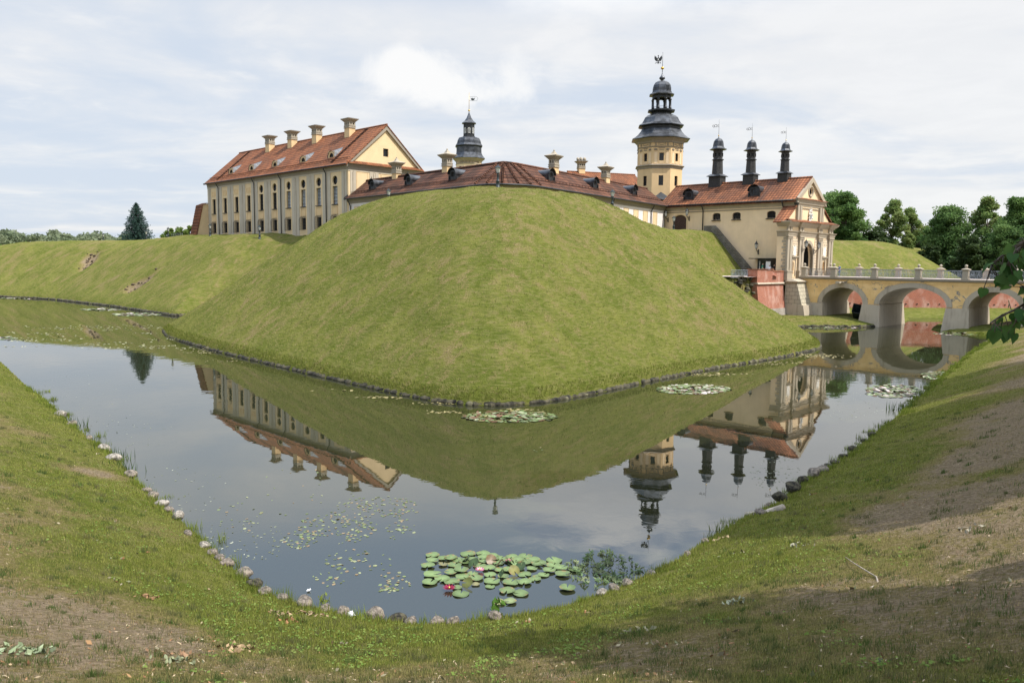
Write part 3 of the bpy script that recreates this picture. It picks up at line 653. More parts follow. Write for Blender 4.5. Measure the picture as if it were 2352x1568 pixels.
def sweep(mb, A_, za, B_, zb): 
    n = len(A_); mb.add([(x, y, za) for x, y in A_]+[(x, y, zb) for x, y in B_], [(i, i+1, i+1+n, i+n) for i in range(n-1)])
wm = MB(); sweep(wm, lpath(0), -4, lpath(0), GE); sweep(wm, lpath(5.8), -4, lpath(5.8), GE); wm.build('wall', 'pink_white', gal)
rm = MB(); sweep(rm, lpath(-.55), GE-.1, lpath(GI), GR); sweep(rm, lpath(GI), GR, lpath(6.3), GE-.1); sweep(rm, lpath(-.55), GE-.1, lpath(-.55), GE-.28); sweep(rm, lpath(-.55), GE-.28, lpath(.1), GE-.2); 
rm.face((0, .75, GE-.1), (.2, 4.2, GR), (.4, 7.6, GE-.1)); groof = rm.build('roof', 'tile_brown', gal)
rg = MB(); rg.tube([(x, y, GR+.04) for x, y in lpath(GI)], .15, 6, False)
for k in range(1, 7):
    a = lpath(-.5)[k]; b = lpath(GI)[k]
    for j in range(16): t0, t1 = j/16, (j+1)/16; q0 = [a[m]+(b[m]-a[m])*t0 for m in (0, 1)]; q1 = [a[m]+(b[m]-a[m])*t1 for m in (0, 1)]; za = GE-.04+(GR-GE+.1)*t0; zb = GE-.04+(GR-GE+.1)*t1; rg.tube([(q0[0], q0[1], za+.03), (q1[0], q1[1], zb)], [.15, .10], 6, False)
rg.build('ridge_tiles', 'tile_brown', groof)
sg = MB(); sp = lpath(.35)
for zz in (.12, .28): sg.tube([(x, y, GE-.1+.9*(GR-GE)/3.4+zz) for x, y in sp], .03, 4, False)
L = []
for i in range(len(sp)-1):
    d = math.hypot(sp[i+1][0]-sp[i][0], sp[i+1][1]-sp[i][1]); nn = max(1, int(d/.75))
    for k in range(nn): t = k/nn; L.append((sp[i][0]+(sp[i+1][0]-sp[i][0])*t, sp[i][1]+(sp[i+1][1]-sp[i][1])*t))
for x, y in L: z = GE-.1+.9*(GR-GE)/3.4; sg.tube([(x, y, z), (x, y, z+.34)], .028, 4, False)
sg.build('snow_guard', 'tile_brown', groof, uv=False)
cm = MB(); path_profile(cm, lpath(0), [(0, GE-.85), (.07, GE-.82), (.10, GE-.55), (.22, GE-.45), (.28, GE-.3), (.42, GE-.2), (0, GE-.2)]); cm.build('cornice', 'grey_dark', gal)
gu = MB(); gu.tube([(x, y, GE-.22) for x, y in lpath(-.62)], .1, 6); gu.build('gutter', 'black_metal', gal, uv=False)
vl = MB(); vl.tube([(.02, .7, GE-.08), (.22, 4.2, GR+.04)], .14, 4, False); vl.build('roof_flashing', 'black_metal', gal, uv=False)
TR = ((32.7, 4.6, 0), (0, 0, RDIR)); TL = ((0, 1.3, 0), (0, 0, LDIR))
for y in (16.0, 19.0, 22.0, 25.0, 28.0, 31.2): frame_panel(gal, y, 1.2, 1.5, 3.2, 'cream', TR, 'wall_panel')
for x in (2.6, 6.2, 9.8, 13.4, 17): frame_panel(gal, x, 1.2, 1.8, 3.0, 'cream', TL, 'wall_panel')
o = downpipe(gal, .9, 0, -3, GE-.25); o.location, o.rotation_euler = TL
for y in (17.5, 29.7):
    o = downpipe(gal, y, 0, -3, GE-.25); o.location, o.rotation_euler = TR
def bull_dormer(parent, loc, rz, s=1.0):
    # black sheet-metal dormer with a round window, front facing -y
    d = MB(); n = 14; R_ = .82*s; secs = ((-.22, R_+.17, .05), (-.10, R_+.15, .02), (.05, R_+.10, .0), (1.3*s, R_+.08, .0), (2.0*s, R_+.08, 0), (2.9*s, R_+.08, .0))
    pts = []; fs = []
    for (yy, rr, zz) in secs:
        for q in range(n+1): a = -.10+(PI+.20)*q/n; pts.append((rr*math.cos(a)*1.02, yy, zz+rr*math.sin(a)*.92))
    for j in range(len(secs)-1):
        for q in range(n): fs.append((j*(n+1)+q, j*(n+1)+q+1, (j+1)*(n+1)+q+1, (j+1)*(n+1)+q))
    d.add(pts, fs, True)
    for sx_ in (-1, 1): d.add([(sx_*R_*1.05, .0, -.95*s), (sx_*R_*1.02, 0, .05), (sx_*R_*1.02, 1.5*s, .05), (sx_*R_*1.02, 1.6*s, 0)], [(0, 1, 2, 3)])
    o = d.build('dormer', 'lead', parent); o.location = loc; o.rotation_euler = (0, 0, rz)
    f = MB(); star_hole(f, 0, -.05*s, outline('round', 1.0*s, 1.0*s), (-R_*1.02, R_*1.02, -.95*s, .62*s), lambda a_, b_, c_: (a_, b_, c_), .18)
    f.box(-R_*1.3, R_*1.3, -.16, .25, -1.06*s, -.92*s); f.box(-R_*1.2, -R_*.98, -.12, .1, -.92*s, -.2*s); f.box(R_*.98, R_*1.2, -.12, .1, -.92*s, -.2*s)
    f.build('dormer_front', 'black_metal', o)
    w_ = make_window(o, 'round', 1.0*s, 1.0*s, 2, 2, (0, .12, -.05*s), t=.10)
    fi = MB(); fi.tube([(0, -.1, .86*s), (0, -.1, 1.45*s)], .02, 4, False); fi.tube([(-.2, -.1, 1.05*s), (0, -.1, 1.2*s), (.2, -.1, 1.05*s)], .015, 4, False); fi.ball((0, -.1, 1.2*s), .05, 6, 4); fi.build('finial', 'black_metal', o, uv=False)
    return o
gsl = (GR-GE+.1)/3.45; GDZ = GE-.1+1.3*gsl+.68
for (u, v) in ((855, 424), (938, 412), (1040, 403)): q = on_left(u, v, .75); bull_dormer(gal, (q[0], q[1], GDZ), LDIR, .72)
for (u, v) in ((1266, 405), (1367, 426), (1457, 441)): q = on_right(u, v, .75); bull_dormer(gal, (q[0], q[1], GDZ), RDIR, .72)
for (u, v) in ((911, 400), (1027, 384)): q = on_left(u, v, GI); palace_chimney(gal, (q[0], q[1], GR-.45), .82, True, LDIR, h0=2.1)
for (u, v) in ((1272, 388), (1391, 408)): q = on_right(u, v, GI); palace_chimney(gal, (q[0], q[1], GR-.45), .82, True, RDIR, h0=2.1)
# ------------------------------------------------------------------ gate tower
TC = (22.9, 125.3)
def uz(v, D, u): return HC+(784-F*math.tan(PITCH)+(u-1176)*ROLL-v)*D/F
tower = empty('gate_tower', (TC[0], TC[1], 12.0), R(-6), 'tall yellow octagonal gate tower with dark tiered roof, open lantern and eagle vane', 'tower')
r8 = PI/8; CI = 1/math.cos(r8)
def oct_wall(parent, ap, z0, z1, holes, mat, name='wall'):
    mb = MB(); hw = ap*math.tan(r8)
    for k in range(8):
        c, s = math.cos(k*PI/4), math.sin(k*PI/4)
        T = lambda x, y, z, c=c, s=s: ((x)*c-(-ap+y)*s, x*s+(-ap+y)*c, z)
        wall(mb, -hw, hw, z0, z1, holes, .3, T)
    return mb.build(name, mat, parent)
AP = 3.55
oct_wall(tower, AP, -1, 10.2, [(0, 8.05, .75, 1.5, 'rect')], 'ochre'); oct_wall(tower, AP+.02, 10.5, 15.2, [(0, 12.15, .72, 1.65, 'rect')], 'ochre', 'upper_wall')
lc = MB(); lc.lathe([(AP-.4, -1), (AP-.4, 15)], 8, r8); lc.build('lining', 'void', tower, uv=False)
for k in range(8):
    a = k*PI/4; q = lambda r_, z: (math.sin(a)*r_, -math.cos(a)*r_, z)
    if k in (0, 1, 2, 6, 7):
        make_window(tower, 'rect', .75, 1.5, 2, 4, q(AP-.24, 8.05), a); make_window(tower, 'rect', .72, 1.65, 2, 4, q(AP-.22, 12.15), a)
        TT = (q(AP+.02, 0), (0, 0, a))
        for sx_ in (-.93, .93): frame_panel(tower, sx_, 11.95, .62, 2.5, 'cream_light', TT, 'wall_panel', .05, .04)
        frame_panel(tower, 0, 10.98, .8, .42, 'cream_light', TT, 'wall_panel', .05, .04)
        om = MB()
        for sx_ in (-.95, .95):           # painted trophies and a garland
            for j in range(7): an = j*PI/3.5; om.tube([(sx_, -.03, 13.65), (sx_+.33*math.cos(an), -.05, 13.65+.27*math.sin(an))], [.09, .035], 5, False)
            om.ball((sx_, -.03, 13.65), .14, 6, 4)
        for j in range(9): x = -.35+.7*j/8; om.box(x-.02, x+.02, -.04, 0, 13.5, 13.68)
        om.tube([(-.5, -.03, 14.02), (-.2, -.05, 13.92), (0, -.06, 14.05), (.2, -.05, 13.92), (.5, -.03, 14.02)], .06, 5, False)
        o = om.build('wall_ornament', 'grey_dark', tower, uv=False); o.location, o.rotation_euler = TT
        fm_ = MB(); fm_.tube([(-.45+.9*j/8, -.05, 14.72-.18*math.sin(PI*j/8)) for j in range(9)], .045, 5, False)
        for (x0, x1, z0, z1) in ((-.6, .6, 14.9, 14.95), (-.6, -.55, 14.5, 14.95), (.55, .6, 14.5, 14.95)): fm_.box(x0, x1, -.04, 0, z0, z1)
        for sx_ in (-.95, .95):
            for j in range(3): fm_.ball((sx_, -.04, 14.5+.2*j), .11, 6, 4)
        o = fm_.build('garland', 'grey_dark', tower, uv=False); o.location, o.rotation_euler = TT
def octp(name, mat, prof, parent=tower, rot=r8, smooth=False): return lathe_piece(name, mat, parent, [(r*CI, z) for r, z in prof], 8, rot, smooth)
octp('string_course', 'grey_dark', [(AP, 9.85), (AP+.06, 9.9), (AP+.10, 10.15), (AP+.34, 10.35), (AP+.36, 10.45), (AP+.05, 10.62), (AP, 10.6)])
octp('string_course', 'grey_dark', [(AP, 14.12), (AP+.1, 14.15), (AP+.16, 14.3), (AP+.04, 14.36)])
octp('cornice', 'grey_dark', [(AP, 14.95), (AP+.12, 15.0), (AP+.20, 15.3), (AP+.62, 15.75), (AP+.9, 15.9), (AP+.5, 15.95)])
octp('lower_roof', 'lead', [(4.62, 15.82), (4.66, 15.92), (4.2, 16.25), (3.75, 16.75), (3.35, 17.35), (3.08, 18.0)])
octp('roof_ledge', 'black_metal', [(3.0, 17.9), (3.0, 18.35), (3.45, 18.45), (3.6, 18.6)])
octp('upper_roof', 'lead', [(3.62, 18.55), (3.60, 18.65), (3.15, 19.0), (2.85, 19.6), (2.65, 20.1), (2.25, 20.5), (1.75, 20.75)])
octp('roof_ledge', 'black_metal', [(1.55, 20.6), (1.55, 21.0), (1.85, 21.25), (2.15, 21.35), (2.15, 21.6), (1.7, 21.7)])
lan = octp('lantern', 'black_metal', [(1.55, 21.6), (1.55, 21.75), (1.45, 21.75)])
for k in range(8):
    a = r8+k*PI/4; cm_ = MB(); cm_.lathe([(.22, 21.7), (.22, 22.0), (.17, 22.05), (.15, 23.25), (.22, 23.35), (.22, 23.5)], 8, 0, True, 1.52*math.cos(a), 1.52*math.sin(a)); cm_.build('column', 'black_metal', lan)
for k in range(8):
    ar = MB()
    a = k*PI/4; c, s = math.cos(a), math.sin(a); hw = 1.48*math.tan(r8)
    T = lambda x, y, z, c=c, s=s: (x*c-(-1.48+y)*s, x*s+(-1.48+y)*c, z)
    pts = [(-hw, 23.3)]+[(hw*.82*math.cos(PI-PI*j/8), 23.3+.42*math.sin(PI*j/8)) for j in range(9)]+[(hw, 23.3), (hw, 24.2), (-hw, 24.2)]
    for j in range(1, 9):
        (xa, za), (xb, zb) = pts[j], pts[j+1]; ar.add([T(xa, 0, za), T(xb, 0, zb), T(xb, 0, 24.2), T(xa, 0, 24.2), T(xa, .25, za), T(xb, .25, zb)], [(0, 1, 2, 3), (0, 1, 5, 4)])
    for sx_ in (-1, 1): ar.add([T(sx_*hw, 0, 23.3), T(sx_*hw*.82, 0, 23.3), T(sx_*hw*.82, 0, 24.2), T(sx_*hw, 0, 24.2)], [(0, 1, 2, 3)])
    ar.tube([T(-hw, .1, 22.15), T(hw, .1, 22.15)], .025, 4, False)
    for j in range(5): x = -hw*.7+hw*1.4*j/4; ar.tube([T(x, .1, 21.75), T(x, .1, 22.15)], .015, 4, False)
    ar.build('arcade', 'black_metal', lan)
octp('dome', 'lead', [(1.55, 24.05), (1.95, 24.15), (1.98, 24.3), (1.62, 24.55), (1.48, 24.9), (1.46, 25.4), (1.36, 25.9), (1.1, 26.35), (.7, 26.65), (.22, 26.78)])
b_ = MB(); b_.box(.55, 1.1, -1.46, -1.2, 25.0, 25.7); b_.build('dome_hatch', 'black_metal', tower)
lathe_piece('finial', 'lead', tower, [(.22, 26.7), (.16, 26.85), (.42, 27.05), (.50, 27.25), (.36, 27.5), (.16, 27.75), (.07, 28.2), (.045, 28.4)], 12, 0, True)
vp = MB(); vp.tube([(0, 0, 28.3), (0, 0, 32.3)], [.05, .02], 6); vane = vp.build('weathervane', 'black_metal', tower, uv=False)
gb = MB(); gb.ball((0, 0, 29.15), .28, 12, 8); gb.build('ball', 'gold', vane, uv=False)
eg = MB()                                  # sheet-metal eagle, wings raised
def plate(mb, poly, t=.03): mb.prism(poly, -t, t)
wing_l = [(-.12, 30.9), (-.32, 30.65), (-.52, 30.75), (-.72, 31.0), (-.80, 31.35), (-.70, 31.9), (-.62, 31.55), (-.54, 31.75), (-.48, 31.45), (-.38, 31.6), (-.32, 31.3), (-.2, 31.3)]
plate(eg, wing_l); plate(eg, [(-x, z) for x, z in wing_l]); plate(eg, [(-.16, 31.25), (-.2, 30.85), (-.1, 30.55), (.1, 30.55), (.2, 30.85), (.16, 31.25), (.07, 31.5), (.12, 31.75), (.02, 31.9), (-.14, 31.78), (-.05, 31.65)])
plate(eg, [(-.1, 30.55), (-.28, 30.2), (-.1, 30.3), (0, 30.05), (.1, 30.3), (.28, 30.2), (.1, 30.55)]); plate(eg, [(-.18, 30.6), (-.5, 30.4), (-.62, 30.2), (-.4, 30.28)]); plate(eg, [(.18, 30.6), (.5, 30.4), (.62, 30.2), (.4, 30.28)])
e_ = eg.build('eagle', 'black_metal', vane, uv=False); e_.location = (-.95, 0, -.15); sh = MB(); sh.prism([(-.09, 31.15), (.09, 31.15), (.09, 30.95), (0, 30.8), (-.09, 30.95)], -.045, .045); sh.build('shield', 'white_paint', e_, uv=False)
ba = MB(); ba.tube([(-.95, 0, 30.55), (0, 0, 30.55)], .02, 4); ba.tube([(-.95, 0, 31.1), (0, 0, 31.1)], .02, 4); ba.build('vane_bar', 'black_metal', vane, uv=False)
br = MB(); br.add([(-1.75, -3.0, 5.0), (1.75, -3.0, 5.0), (1.75, -5.6, 5.0), (-1.75, -5.6, 5.0), (0, -3.4, 6.3), (0, -4.6, 6.2)], [(0, 4, 5, 3), (3, 5, 2), (2, 5, 4, 1)])
bo = br.build('bay_roof', 'black_metal', tower); bb = MB(); bb.box(-1.5, 1.5, -5.2, -3.0, 1, 4.98); bb.build('bay_wall', 'ochre', tower)
def tz(v): d = ray(1519, v); return HC+d[2]/d[1]*124.8-12.0
TM_A = [10.2, 14.3, 15.2, 15.9, 18.6, 20.7, 21.6, 24.15, 26.78, 29.15, 32.3]; TM_B = [10.2]+[tz(v) for v in (342, 331, 322, 290, 264, 253, 219, 184, 155, 118)]
def remap(o):
    for c in kids(o):
        if abs(c.location.z) < 1:
            for v_ in c.data.vertices:
                if v_.co.z > 10.2: v_.co.z = float(np.interp(v_.co.z, TM_A, TM_B))
            remap(c)
        elif c.location.z > 10.2: c.location.z = float(np.interp(c.location.z, TM_A, TM_B))
remap(tower); tower.scale = (.945, .945, 1)
e_.scale = (.8, 1, 1); e_.location = (-.72, 0, -.12)
# ------------------------------------------------------------------ gatehouse
H0 = W(-67.6, 99.0); HZ = 6.0                 # local x = a+67.6, y = b-99, z above the bridge deck
gate = empty('gatehouse', (H0[0], H0[1], HZ), YAW, 'cream gatehouse with tiled gable roof, three black wooden chimneys and a classical gate front', 'gatehouse')
HX, HW, HE, HR = 20.6, 8.2, 9.8, 12.95
wm = MB(); hol = [(3.0, 7.3, 2.2, 2.3, 'arch')]+[(x, 8.05, 1.25, .95, 'arch') for x in (9.0, 12.1, 17.2)]
wall(wm, 0, HX, -3, HE, hol, .35, lambda x, y, z: (x, y, z))
TF = lambda x, y, z: (HX-y, x, z)
wm.face((0, HW, -3), (HX, HW, -3), (HX, HW, HE), (0, HW, HE)); wm.face((0, 0, -3), (0, HW, -3), (0, HW, HE), (0, HW/2, HR), (0, 0, HE))
wm.build('wall', 'cream_light', gate)
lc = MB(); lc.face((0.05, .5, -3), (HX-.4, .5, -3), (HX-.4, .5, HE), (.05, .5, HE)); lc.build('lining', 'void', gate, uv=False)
rm = MB(); gable_roof(rm, -.6, HX+.15, 0, HW, HE+.25, HR+.1, .5); hroof = rm.build('roof', 'tile_gate', gate)
hs_ = (HR-HE-.15)/(HW/2)
cm = MB(); path_profile(cm, [(0, 0), (HX, 0), (HX, HW)], [(0, HE-.75), (.06, HE-.72), (.1, HE-.5), (.22, HE-.4), (.25, HE-.15), (.42, HE+.05), (.46, HE+.12), (0, HE+.12)]); cm.build('cornice', 'gate_trim', gate)
sc_ = MB(); path_profile(sc_, [(0, 0), (HX, 0)], [(0, HE-1.05), (.08, HE-1.02), (.1, HE-.92), (0, HE-.88)]); sc_.build('string_course', 'gate_trim', gate)
gu = MB(); gu.tube([(-.3, -.55, HE+.0), (HX-.2, -.55, HE+.0)], .08, 6); gu.build('gutter', 'black_metal', gate, uv=False)
ww_ = None
for x in (9.0, 12.1, 17.2):
    if ww_ is None:
        ww_ = make_window(gate, 'arch', 1.25, .95, 2, 2, (x, .3, 8.05))
        g_ = MB()
        for k in range(7): a = -.5+k/6; g_.tube([(a, 0, -.45), (a, 0, .30)], .018, 4, False)
        for sx_ in (-.3, .3): g_.tube([(sx_+.16*math.cos(j*PI/4), 0, .16*math.sin(j*PI/4)) for j in range(9)], .018, 4, False)
        g_ = g_.build('window_grille', 'dark_frame', ww_, uv=False); g_.location = (0, -.12, 0)
    else: child_copy(ww_, gate, (x, .3, 8.05))
    sm = MB(); sm.box(x-.72, x+.72, -.14, .02, 7.44, 7.54); sm.build('sill', 'dark_frame', gate)
dm = MB(); dm.prism([(x, z) for x, z in outline('arch', 2.2, 2.3)], -.04, .04)
for sx_ in (-.55, .55):
    for k in range(-3, 4): dm.tube([(sx_-.4, -.05, k*.3-.15), (sx_+.4, -.05, k*.3+.25)], .02, 4, False); dm.tube([(sx_+.4, -.05, k*.3-.15), (sx_-.4, -.05, k*.3+.25)], .02, 4, False)
dm.box(-.05, .05, -.09, 0, -1.1, .6); dm.box(-1.0, 1.0, -.08, 0, .5, .6); do = dm.build('door', 'dark_door', gate); do.location = (3.0, .28, 7.3)
fr_ = MB(); ol = outline('arch', 2.3, 2.4); k_ = len(ol); o2 = [(x*1.18, z*1.08+.05) for x, z in ol]; fr_.add([(x, -.05, z) for x, z in ol]+[(x, -.05, z) for x, z in o2]+[(x, .0, z) for x, z in o2], [(i, i+1, i+1+k_, i+k_) for i in range(k_-1)]+[(i+k_, i+1+k_, i+1+2*k_, i+2*k_) for i in range(k_-1)]); fo = fr_.build('door_frame', 'cream', gate); fo.location = (3.0, 0, 7.3)
downpipe(gate, .35, 0, 4, HE); downpipe(gate, 6.9, 0, 4, HE); downpipe(gate, 18.9, 0, 6.6, HE)
for (u, v) in ((1582.4, 456), (1732.5, 446)):
    aa = at_b(u, v, 99.9)[0]; bull_dormer(gate, (aa+67.6, .85, HE+.95+.85*hs_), 0, .88)
for (u, v, cs_) in ((1647, 417, 1.0), (1723.5, 413, .88), (1801.6, 405, .76)):
    aa = at_b(u, v, 103.1)[0]; c = empty('chimney', (aa+67.6, HW/2, HR), 0); c.parent = gate; c.scale = (cs_, cs_, cs_*.97)
    m = MB(); m.box(-.92, .92, -.8, .8, -1.6, 1.15)
    for j in range(12): z = -.9+j*.17; m.box(-.945, .945, -.825, .825, z, z+.03)
    m.build('chimney_base', 'black_wood', c); lathe_piece('skirt', 'lead', c, [(1.62, 1.12), (1.60, 1.18), (.98, 1.5)], 4, PI/4)
    s_ = MB(); s_.lathe([(.80, 1.4), (.70, 3.6)], 8, r8)
    for j in range(12): z = 1.6+j*.16; s_.lathe([(.81-.045*(z-1.4), z), (.81-.045*(z-1.4), z+.03)], 8, r8)
    s_.build('chimney_shaft', 'black_wood', c)
    lathe_piece('skirt', 'lead', c, [(.86, 3.55), (.88, 3.62), (.72, 3.75)], 8, r8)
    ln_ = MB(); ln_.lathe([(.66, 3.7), (.66, 4.1), ], 8, r8); ln_.lathe([(.67, 4.55), (.70, 5.0), (.95, 5.12)], 8, r8); ln_.lathe([(.5, 3.9), (.5, 4.9)], 8, r8)
    for j in range(8): a = r8+j*PI/4; ln_.box(.62*math.cos(a)-.09, .62*math.cos(a)+.09, .62*math.sin(a)-.09, .62*math.sin(a)+.09, 4.05, 4.6)
    ln_.build('chimney_lantern', 'black_wood', c)
    lathe_piece('chimney_dome', 'lead', c, [(1.22, 5.08), (1.24, 5.16), (.95, 5.3), (.78, 5.55), (.74, 5.95), (.66, 6.35), (.45, 6.65), (.12, 6.82), (.05, 6.95)], 8, r8)
    v_ = MB(); v_.tube([(0, 0, 6.9), (0, 0, 9.5)], [.03, .012], 5); vv = v_.build('weathervane', 'black_metal', c, uv=False); g_ = MB(); g_.ball((0, 0, 7.15), .1, 8, 6); g_.build('ball', 'gold', vv, uv=False)
    fl = MB()
    fl.tube([(-.62+.24*math.cos(j*PI/6), 0, 8.6+.24*math.sin(j*PI/6)) for j in range(13)], .045, 4, False); fl.tube([(-.02, 0, 8.85), (-.35, 0, 8.72), (-.02, 0, 8.6), (-.35, 0, 8.5), (-.02, 0, 8.35)], .045, 4, False)
    fl.tube([(-.85, 0, 8.55), (-1.1, 0, 8.75), (-1.22, 0, 8.5), (-1.0, 0, 8.3), (-.8, 0, 8.4)], .045, 4, False); fo_ = fl.build('flag', 'black_metal', vv, uv=False); fo_.rotation_euler = (0, 0, PI/4); fo_.scale = (.78, .78, .78); fo_.location = (0, 0, 1.9)
# front: gable, attic and portal face +x at HX; local y runs from 0 (left) to HW
PX = HX+.05; PC = 4.4; PW = 13.3; PL, PR = PC-PW/2, PC+PW/2       # portal is wider than the house
gb = MB(); star_hole(gb, HW/2, HE+1.35, outline('round', 1.1, 1.1), (HW/2-.85, HW/2+.85, HE+.5, HE+2.1), TF, .3)
hh = HE+.1; tri = lambda z: (HW/2)*(HR-z)/(HR-hh)
gb.face(TF(0, 0, hh), TF(HW, 0, hh), TF(HW/2+tri(hh+.4), 0, hh+.4), TF(HW/2-tri(hh+.4), 0, hh+.4)); z1, z2 = hh+.4, HE+2.1
for sg_ in (-1, 1): gb.face(TF(HW/2+sg_*tri(z1), 0, z1), TF(HW/2+sg_*.85, 0, z1), TF(HW/2+sg_*.85, 0, z2), TF(HW/2+sg_*tri(z2), 0, z2))
gb.face(TF(HW/2-tri(z2), 0, z2), TF(HW/2+tri(z2), 0, z2), TF(HW/2, 0, HR)); gb.build('gable_wall', 'cream_light', gate)
rg_ = MB(); rg_.tube([(HX+.02, HW/2+.66*math.cos(j*PI/12), HE+1.35+.66*math.sin(j*PI/12)) for j in range(25)], .12, 6, False); rg_.build('window_surround', 'gate_trim', gate)
make_window(gate, 'round', 1.1, 1.1, 2, 2, (HX-.22, HW/2, HE+1.35), PI/2)
rk = MB()
for sg_ in (-1, 1):
    c0 = (HW/2+sg_*(HW/2+.3), HE+.12); c1 = (HW/2, HR+.05); rk.add([(HX+x, y, z+dz) for x in (0, .32) for (y, z) in (c0, c1) for dz in (-.62, -.02)], [(0, 1, 3, 2), (4, 5, 7, 6), (0, 1, 5, 4), (2, 3, 7, 6), (0, 2, 6, 4), (1, 3, 7, 5)])
rk.build('gable_moulding', 'gate_trim', gate)
tl = MB(); tl.add([(HX+.0, -.5, HE+.38), (HX+.55, -.5, HE+.16), (HX+.55, HW+.5, HE+.16), (HX, HW+.5, HE+.38)], [(0, 1, 2, 3)]); tl.build('tile_ledge', 'tile_gate', gate)
# upper storey of the front
up_ = MB(); wall(up_, 0, HW, 6.0, HE+.1, [], .1, TF); up_.build('attic_wall', 'cream_light', gate)
TFo = ((PX, 0, 0), (0, 0, PI/2))
def pil(y0, y1, z0, z1, out, name='pilaster', mat='gate_trim', double=True):
    m = MB(); w_ = y1-y0
    if double: m.box(y0, y0+w_*.42, -out, 0, z0, z1); m.box(y0+w_*.42, y0+w_*.58, -out*.45, 0, z0, z1); m.box(y0+w_*.58, y1, -out, 0, z0, z1)
    else: m.box(y0, y1, -out, 0, z0, z1)
    o = m.build(name, mat, gate); o.location, o.rotation_euler = TFo; return o
for (y0, y1) in ((.1, 1.35), (HW-1.45, HW-.2)): pil(y0, y1, 6.9, HE-.7, .22)
sc2 = MB(); path_profile(sc2, [(HX, 0), (HX, HW)], [(0, HE-1.05), (.10, HE-1.02), (.13, HE-.92), (0, HE-.88)]); sc2.build('string_course', 'gate_trim', gate)
# coat of arms
ca = MB(); ca.prism([(.42*math.cos(a)*(1+.22*math.cos(5*a)), 1.0*math.sin(a)*(1+.10*math.cos(6*a))) for a in [2*PI*j/40 for j in range(40)]], -.10, .0)
for (x, z, r_) in ((0, .82, .16), (-.2, .62, .13), (.2, .62, .13), (-.42, .25, .13), (.42, .25, .13), (-.45, -.2, .12), (.45, -.2, .12), (0, -.85, .14), (-.24, -.75, .1), (.24, -.75, .1), (0, 1.05, .1)): ca.ball((x, -.12, z), r_, 7, 5)
co = ca.build('coat_of_arms', 'white_stone', gate); co.location = (PX+.02, 4.1, 7.85); co.rotation_euler = (0, 0, PI/2)
cs = MB(); cs.prism([(-.15, .25), (.15, .25), (.17, -.1), (0, -.38), (-.17, -.1)], -.17, -.05); cs.build('shield', 'rail_blue', co)
# portal block
PD = 1.35                                        # depth of the portal wings behind the front
pm = MB(); TP = lambda x, y, z: (PX-y, x, z)
wall(pm, PL, PR, -1.2, 6.75, [(PC-.45, 1.95, 3.0, 4.7, 'point'), (PC-4.75, 1.05, .75, 1.7, 'half'), (PC+4.75, 1.05, .75, 1.7, 'half')], .55, TP)
pm.face((PX, PL, -1.2), (PX-PD, PL, -1.2), (PX-PD, PL, 6.75), (PX, PL, 6.75)); pm.face((PX, PR, -1.2), (PX-PD, PR, -1.2), (PX-PD, PR, 6.75), (PX, PR, 6.75))
pm.face((PX-PD, PL, -1.2), (PX-PD, 0, -1.2), (PX-PD, 0, 6.75), (PX-PD, PL, 6.75)); pm.face((PX-PD, PR, -1.2), (PX-PD, HW, -1.2), (PX-PD, HW, 6.75), (PX-PD, PR, 6.75))
pm.build('portal_wall', 'cream_light', gate)
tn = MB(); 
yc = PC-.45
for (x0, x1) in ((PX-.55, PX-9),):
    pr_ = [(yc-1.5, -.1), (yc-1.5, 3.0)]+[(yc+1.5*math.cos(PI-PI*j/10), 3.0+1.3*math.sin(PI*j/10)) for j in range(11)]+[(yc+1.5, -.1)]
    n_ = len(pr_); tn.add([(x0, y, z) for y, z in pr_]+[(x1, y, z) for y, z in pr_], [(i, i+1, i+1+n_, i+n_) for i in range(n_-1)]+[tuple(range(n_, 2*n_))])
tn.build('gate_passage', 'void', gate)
nb = MB()
for y in (PC-4.75, PC+4.75): nb.box(y-.4, y+.4, .5, .56, .15, 1.95)
o = nb.build('niche_back', 'ochre', gate); o.location, o.rotation_euler = TFo
ah = MB(); ol = outline('point', 3.0, 4.7); k_ = len(ol); o2 = [(x*1.30, (z+2.35)*1.085-2.35) for x, z in ol]
ah.add([(x, -.12, z) for x, z in ol]+[(x, -.12, z) for x, z in o2]+[(x, 0, z) for x, z in o2]+[(x, .3, z) for x, z in ol], [(i, i+1, i+1+k_, i+k_) for i in range(1, k_-1)]+[(i+k_, i+1+k_, i+1+2*k_, i+2*k_) for i in range(1, k_-1)]+[(i, i+1, i+1+3*k_, i+3*k_) for i in range(1, k_-1)])
o = ah.build('arch_surround', 'gate_trim', gate); o.location = (PX, yc, 1.95); o.rotation_euler = (0, 0, PI/2)
PILS = [(-6.9, -5.6), (-3.5, -2.2), (2.2, 3.5), (5.6, 6.9)]
for (y0, y1) in PILS:
    pil(PC+y0, PC+y1, .65, 4.75, .28); m = MB(); m.box(PC+y0-.1, PC+y1+.1, -.42, 0, -.55, .5); m.box(PC+y0-.16, PC+y1+.16, -.48, 0, .5, .66); o = m.build('pedestal', 'gate_trim', gate); o.location, o.rotation_euler = TFo
    m = MB(); m.box(PC+y0-.06, PC+y1+.06, -.34, 0, 4.75, 4.86); m.box(PC+y0-.02, PC+y1+.02, -.30, 0, 4.86, 5.0); m.box(PC+y0-.12, PC+y1+.12, -.40, 0, 5.0, 5.14); o = m.build('capital', 'gate_trim', gate); o.location, o.rotation_euler = TFo
    pil(PC+y0+.05, PC+y1-.05, 5.78, 6.36, .22, 'frieze_block')
